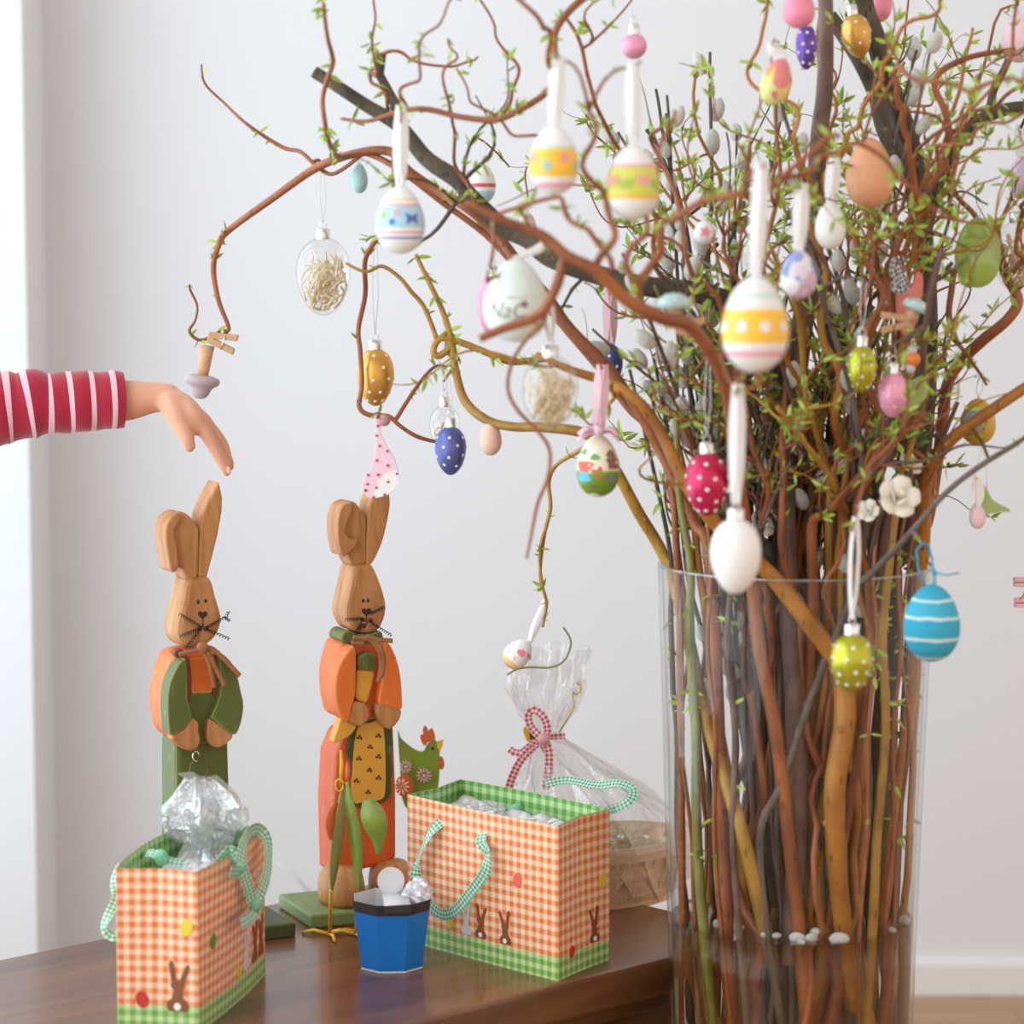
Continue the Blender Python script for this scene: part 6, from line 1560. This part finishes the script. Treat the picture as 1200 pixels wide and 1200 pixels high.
fc.slab('dark_edge', [(450, 1062), (481, 1060), (481, 1069), (451, 1071)], .0380, .0008, BLK, fcard, 1)
q = crumple('sweet_wrapper', 'crumpled white foil sweet wrapper in the blue paper cup', 'wrapper', at(490, 1052, gc.y + .002), .013, .012, .015, plain('foil_white', srgb(225, 225, 235), .25, metal=.3), 8, .45, 18, 12)

# ---------------------------------------------------------------- cellophane-wrapped gift basket
gb = on_z(703, 1050, ZT)
bk = thing('gift_basket', 'chip-wood basket of hay wrapped in clear cellophane tied with a red checked ribbon', 'gift basket', gb, math.radians(32))
CHIP = wood('chip_wood', srgb(212, 172, 128), srgb(240, 208, 168), 5, (2, 20, 20), .6, bump=.15)
bw, bd, bh = .084, .056, .052
# woven strips: each a bent piece
n_ = 18
def ell(a, k): return Vector((math.cos(a) * bw * k, math.sin(a) * bd * k, 0))
for k in range(n_):
    for dirn in (-1, 1):
        b = MB(); pts = []
        for i in range(6):
            t_ = i / 5; a = 2 * math.pi * k / n_ + dirn * t_ * .42
            off = .0014 * (1 if (k + (dirn > 0)) % 2 else -1) * math.cos(t_ * math.pi * 2)
            pts.append(ell(a, .88 + .17 * t_) * (1 + off / .06) + Vector((0, 0, .002 + bh * t_)))
        nr = [Vector((p.x, p.y, .02)) for p in pts]
        strip(b, pts, .016, nr, taper=[.55, .9, 1, 1, .9, .55]); thick(b.build('chip_strip', CHIP, bk, smooth=False), .0008)
for zz, kk in ((.005, .92), (bh - .001, 1.08)):
    b = MB(); pts = [ell(2 * math.pi * i / 40, kk) + Vector((0, 0, zz)) for i in range(41)]
    strip(b, pts, .014, [Vector((p.x, p.y, 0)) for p in pts]); thick(b.build('hoop', CHIP, bk, smooth=False), .0012)
b = MB(); b.add([ell(2 * math.pi * i / 32, .88) + Vector((0, 0, .0015)) for i in range(32)], [tuple(range(32))]); thick(b.build('basket_floor', CHIP, bk, smooth=False), .001)
b = MB(); rr = random.Random(9)
for _ in range(420):
    a = rr.random() * 6.28; q = math.sqrt(rr.random()) * .86
    c = ell(a, q) + Vector((0, 0, bh * .55 + (1 - q * q) * .035 * rr.random() + .004)); d = Vector((rr.gauss(0, 1), rr.gauss(0, 1), rr.gauss(0, .35))).normalized()
    L = rr.uniform(.006, .014); e_ = d.orthogonal() * L * .3
    b.tube([c - d * L, c + e_ * rr.uniform(-1, 1), c + d * L], .00055, 4)
b.build('hay', plain('hay', srgb(195, 175, 125), .8, var=.45, scale=120), bk, kind='stuff')
# cellophane: body, neck and ruffled top, in world space under the basket
Rz = Matrix.Rotation(-math.radians(32), 3, 'Z')
def wl(p): return Rz @ (Vector(p) - gb)
ne = at(641, 862, 2.55)
rows = [(gb + Vector((0, 0, .001)), .074, .052), (gb + Vector((0, 0, .014)), .092, .066), (gb + Vector((0, 0, .055)), .102, .074)]
for t_ in (.25, .5, .72, .88, 1.0):
    rows.append((gb.lerp(ne, t_) * 1.0 + Vector((0, 0, (gb.lerp(Vector((0, 0, gb.z + .05)), t_)).z * 0)), .086 * (1 - t_) ** .85 + .011, .066 * (1 - t_) ** .85 + .009))
rows[3:] = [(Vector((gb.x + (ne.x - gb.x) * t_, gb.y + (ne.y - gb.y) * t_, gb.z + .055 + (ne.z - gb.z - .055) * t_)), .096 * (1 - t_) ** .9 + .011, .070 * (1 - t_) ** .9 + .009) for t_ in (.2, .42, .64, .84, 1.0)]
for dx, dz, r in ((0, .012, .016), (.0, .028, .030), (0, .046, .038), (.002, .066, .036), (.004, .082, .038)):
    rows.append((ne + Vector((dx, 0, dz)), r, r * .6))
b = MB(); n = 72; vs = []
for i, (p, ra, rb2) in enumerate(rows):
    up_ = 1 if i >= 4 else .25
    for k in range(n):
        a = 2 * math.pi * k / n
        q = 1 + up_ * (.13 * math.sin(11 * a + i * .3) + .16 * noise.noise((math.cos(a) * 2.5, math.sin(a) * 2.5, i * .6)) + .10 * noise.noise((math.cos(a) * 7, math.sin(a) * 7, i * 1.1)))
        if i == 0: q = .95
        w_ = Matrix.Rotation(math.radians(32), 3, 'Z') @ Vector((math.cos(a) * ra * q, math.sin(a) * rb2 * q, 0))
        z_ = .012 * noise.noise((math.cos(a) * 3, math.sin(a) * 3, i + 4.0)) * (1 if i > 2 else 0) + (.010 * noise.noise((a * 2, 3, 1)) if i == len(rows) - 1 else 0)
        vs.append(wl(p + w_ + Vector((0, 0, z_))))
b.add(vs, [(i * n + k, i * n + (k + 1) % n, (i + 1) * n + (k + 1) % n, (i + 1) * n + k) for i in range(len(rows) - 1) for k in range(n)])
b.build('cellophane', FILM, bk, smooth=False)
RIBR = gingham('red_check', srgb(195, 45, 65), srgb(240, 225, 225), .0042)
b = MB(); YR = 2.53
strip(b, [wl(at(x, y, YR)) for x, y in crom([(618, 868), (632, 864), (648, 863), (662, 862)], 4)], .006, Rz @ Vector((0, -1, 0)))
def rstrip(q, w=.0082, nn=(0, -1, .1)):
    strip(b, [wl(Vector(p)) for p in crom([tuple(at(x, y, YR - .012 + (0 if len(r_) < 1 else r_[0]))) for x, y, *r_ in q], 5)], w, Rz @ Vector(nn))
rstrip(((636, 866), (622, 852), (619, 838), (626, 832), (637, 840), (642, 856), (637, 868)), .0075, (.25, -1, 0))
rstrip(((636, 866), (622, 874), (612, 882), (603, 882), (597, 878)), .007)
rstrip(((634, 868), (620, 880), (608, 895), (600, 912), (596, 925)), .0082, (.2, -1, 0))
rstrip(((638, 868), (643, 880), (643, 900), (640, 925)), .0085)
b.ball(wl(at(637, 866, YR - .014)), .006, .005, .006)
thick(b.build('ribbon_bow', RIBR, bk, smooth=False), .0004)
# little wooden tulip and gold curl tucked under the bow
tp = Frame(at(620, 862, 2.52), .1); tl = thing('tulip_pick', 'small wooden pick in green and ochre behind the red checked bow', 'pick', tp.O, .1)
tp.slab('leaf', [(620, 850), (627, 855), (629, 864), (621, 866)], 0, .004, R_DGREEN, tl, 2, .0005); tp.slab('petal', [(613, 854), (619, 853), (621, 867), (617, 868)], .001, .004, R_YELLOW, tl, 2, .0005)
b = MB(); p0 = tp.loc(622, 864, -.001); b.tube([p0, p0 + Vector((.012, .01, -.012)), p0 + Vector((.022, .018, -.03))], .0012, 6); b.build('stick', PEG, tl)
b = MB(); gq = at(675, 806, 2.55)
pts = [at(675 + 5.5 * math.cos(a), 807 + 6.5 * math.sin(a), 2.55) - gq for a in [6.28 * i / 14 - 1.6 for i in range(12)]] + [at(671, 818, 2.55) - gq, at(673, 826, 2.55) - gq, at(669, 836, 2.55) - gq, at(655, 858, 2.55) - gq]
b.tube(pts, .0009, 6); o = b.build('wire_curl', plain('gold_wire', srgb(215, 180, 120), .35, metal=.6), None); o.location = gq
tag(o, 'thin gold wire curl standing out of the cellophane neck', 'wire')

# ---------------------------------------------------------------- cable behind the chest
b = MB(); p0 = on_z(372, 1200, 0) if False else at(420, 1150, 3.1)
pts = [Vector(p) for p in crom([tuple(at(x, y, Y)) for x, y, Y in ((200, 1010, 3.588), (230, 985, 3.55), (270, 985, 3.4), (305, 1000, 3.25), (330, 1014, 3.2), (350, 1032, 3.18), (368, 1055, 3.18), (385, 1100, 3.18), (395, 1170, 3.18))], 6)]
pts += [Vector((pts[-1].x + .01, pts[-1].y, .03)), Vector((pts[-1].x + .06, pts[-1].y + .02, .004)), Vector((pts[-1].x + .3, pts[-1].y + .05, .004))]
b.tube([p - pts[0] for p in pts], .0022, 8); o = b.build('power_cable', plain('grey_cable', srgb(190, 188, 190), .5), None); o.location = pts[0]
tag(o, 'light grey cable drooping from the wall behind the chest', 'cable')

# ---------------------------------------------------------------- the child's arm
SKIN = plain('skin', srgb(222, 164, 134), .5, var=.06, scale=30, trans=.15, bump=.06, bscale=500)
YA = 2.45
pr = thing('person', 'child in a red and white striped sleeve reaching one hand down over a rabbit', 'person', at(60, 480, YA))
OA = pr.location.copy()
b = MB()
def limb(q, n=12):
    """(px, py, depth, radius px) chain with rounded ends"""
    P_ = crom([(*at(x, y, Y), r / ppm(Y)) for x, y, Y, r in q], 5)
    b.tube([Vector(p[:3]) - OA for p in P_], [p[3] for p in P_], n)
    for e_ in (P_[0], P_[-1]): b.ball(Vector(e_[:3]) - OA, e_[3], None, None, n, 8)
# forearm to wrist
limb([(-170, 530, 2.47, 40), (-60, 500, 2.46, 38), (40, 476, 2.455, 33), (110, 470, 2.45, 28), (150, 469, 2.45, 24), (178, 466, 2.45, 18.5), (196, 466, 2.45, 17)], 20)
# palm: fanned metacarpals from the wrist to each knuckle
kn = [(236, 499, 2.432), (239, 495, 2.447), (239, 494, 2.462), (236, 496, 2.476)]
for (x, y, Y) in kn: limb([(190, 467, 2.45, 16), (212, 474, (2.45 + Y) / 2, 14.5), (226, 485, Y, 12.5), (x, y, Y, 10)])
limb([(198, 470, 2.447, 15), (212, 484, 2.44, 15), (224, 495, 2.437, 12)])
# index, middle, ring, little finger
limb([(236, 499, 2.432, 9.6), (244, 513, 2.431, 8.2), (254, 531, 2.431, 7.4), (262, 546, 2.431, 6.3), (266, 554, 2.431, 5.2)])
limb([(239, 495, 2.447, 9.4), (250, 510, 2.447, 8), (261, 527, 2.447, 7.2), (268, 541, 2.447, 6.2), (270, 547, 2.447, 5.2)])
limb([(239, 494, 2.462, 9), (251, 507, 2.463, 7.8), (261, 521, 2.463, 7), (266, 534, 2.463, 6), (267, 540, 2.463, 5)])
limb([(236, 496, 2.476, 8.2), (246, 508, 2.478, 6.8), (254, 519, 2.478, 6), (259, 529, 2.478, 5)])
# thumb from the side of the palm
limb([(200, 474, 2.438, 15), (207, 487, 2.429, 13.5), (214, 501, 2.424, 11.5), (219, 513, 2.421, 9.4), (222, 523, 2.420, 7.6)])
limb([(206, 476, 2.438, 16), (220, 492, 2.430, 13), (230, 501, 2.430, 9.5)])
o = b.build('arm', SKIN, pr)
m = o.modifiers.new('remesh', 'REMESH'); m.mode = 'VOXEL'; m.voxel_size = .0017; m.use_smooth_shade = True
m = o.modifiers.new('smooth', 'SMOOTH'); m.factor = .6; m.iterations = 7
NAIL = plain('fingernail', srgb(240, 195, 180), .3)
b = MB()
for x, y, Y, ang in ((267, 551, 2.4285, .5),):
    b.ball(at(x, y, Y) - OA, .0028, .0012, .0042, 10, 6, 0, Matrix.Rotation(-ang, 3, 'Y'))
b.build('fingernail', NAIL, pr)
# sleeve
SLV = bpy.data.materials.new('striped_jersey'); SLV.use_nodes = True
t = NT(SLV); bs = t.n['Principled BSDF']; bs.inputs['Roughness'].default_value = .9; bs.inputs['Sheen Weight'].default_value = .3
uv = t.new('ShaderNodeUVMap'); uv.uv_map = 'UVMap'; sp = t.new('ShaderNodeSeparateXYZ'); t.link(uv.outputs[0], sp.inputs[0])
per = .0188
fr2 = t.math('FRACT', t.math('DIVIDE', t.math('ADD', sp.outputs[1], 0.0), per))
st = t.math('LESS_THAN', fr2, .24)
nz = t.new('ShaderNodeTexNoise'); nz.inputs['Scale'].default_value = 700; tc = t.new('ShaderNodeTexCoord'); t.link(tc.outputs['Object'], nz.inputs[0])
red = t.mix(nz.outputs[0], srgb(140, 8, 36), srgb(182, 20, 56)); wh = t.mix(nz.outputs[0], srgb(215, 165, 178), srgb(238, 205, 212))
t.link(t.mix(st, red, wh), bs.inputs['Base Color'])
bp = t.new('ShaderNodeBump'); bp.inputs['Strength'].default_value = .3; bp.inputs['Distance'].default_value = .001; t.link(nz.outputs[0], bp.inputs['Height']); t.link(bp.outputs[0], bs.inputs['Normal'])
b = MB()
path = crom([(144, 469, 30.5), (132, 469, 32), (110, 470, 32.5), (85, 471, 34), (60, 473, 33.5), (40, 473, 38), (22, 476, 37), (0, 478, 41), (-40, 488, 45), (-100, 506, 48), (-170, 530, 52)], 10)
n = 40; vs = []; uvs = []; s = 0; prev = None; arc = []
for i, (x, y, r) in enumerate(path):
    p = at(x, y, YA); d = (at(*path[max(0, i - 1)][:2], YA) - at(*path[min(len(path) - 1, i + 1)][:2], YA)).normalized()
    u = Vector((0, 1, 0)); w = d.cross(u).normalized()
    if prev is not None: s += (p - prev).length
    prev = p; arc.append(s)
    for k in range(n):
        a = 2 * math.pi * k / n
        wr = 1 + .035 * noise.noise((math.cos(a) * 1.5, math.sin(a) * 1.5, s * 60)) * min(1, i / 8) + .02 * math.sin(s * 260 + math.cos(a) * 2) * min(1, i / 10)
        sk = .006 * math.cos(a) * 0
        vs.append(p - OA + (u * math.cos(a) + w * math.sin(a)) * r / ppm(YA) * wr - d * (.0065 * math.cos(a)))
N = len(path)
# turn the cuff in
fs = []; 
for i in range(N - 1):
    for k in range(n):
        k2 = (k + 1) % n
        fs.append((i * n + k, i * n + k2, (i + 1) * n + k2, (i + 1) * n + k)); uvs.append([(k / n, arc[i]), ((k + 1) / n, arc[i]), ((k + 1) / n, arc[i + 1]), (k / n, arc[i + 1])])
b.add(vs, fs, 0, [[(u_, v_ + per * .60) for u_, v_ in q] for q in uvs])
o = b.build('sleeve', SLV, pr); m = o.modifiers.new('thickness', 'SOLIDIFY'); m.thickness = .0016; m.offset = -1
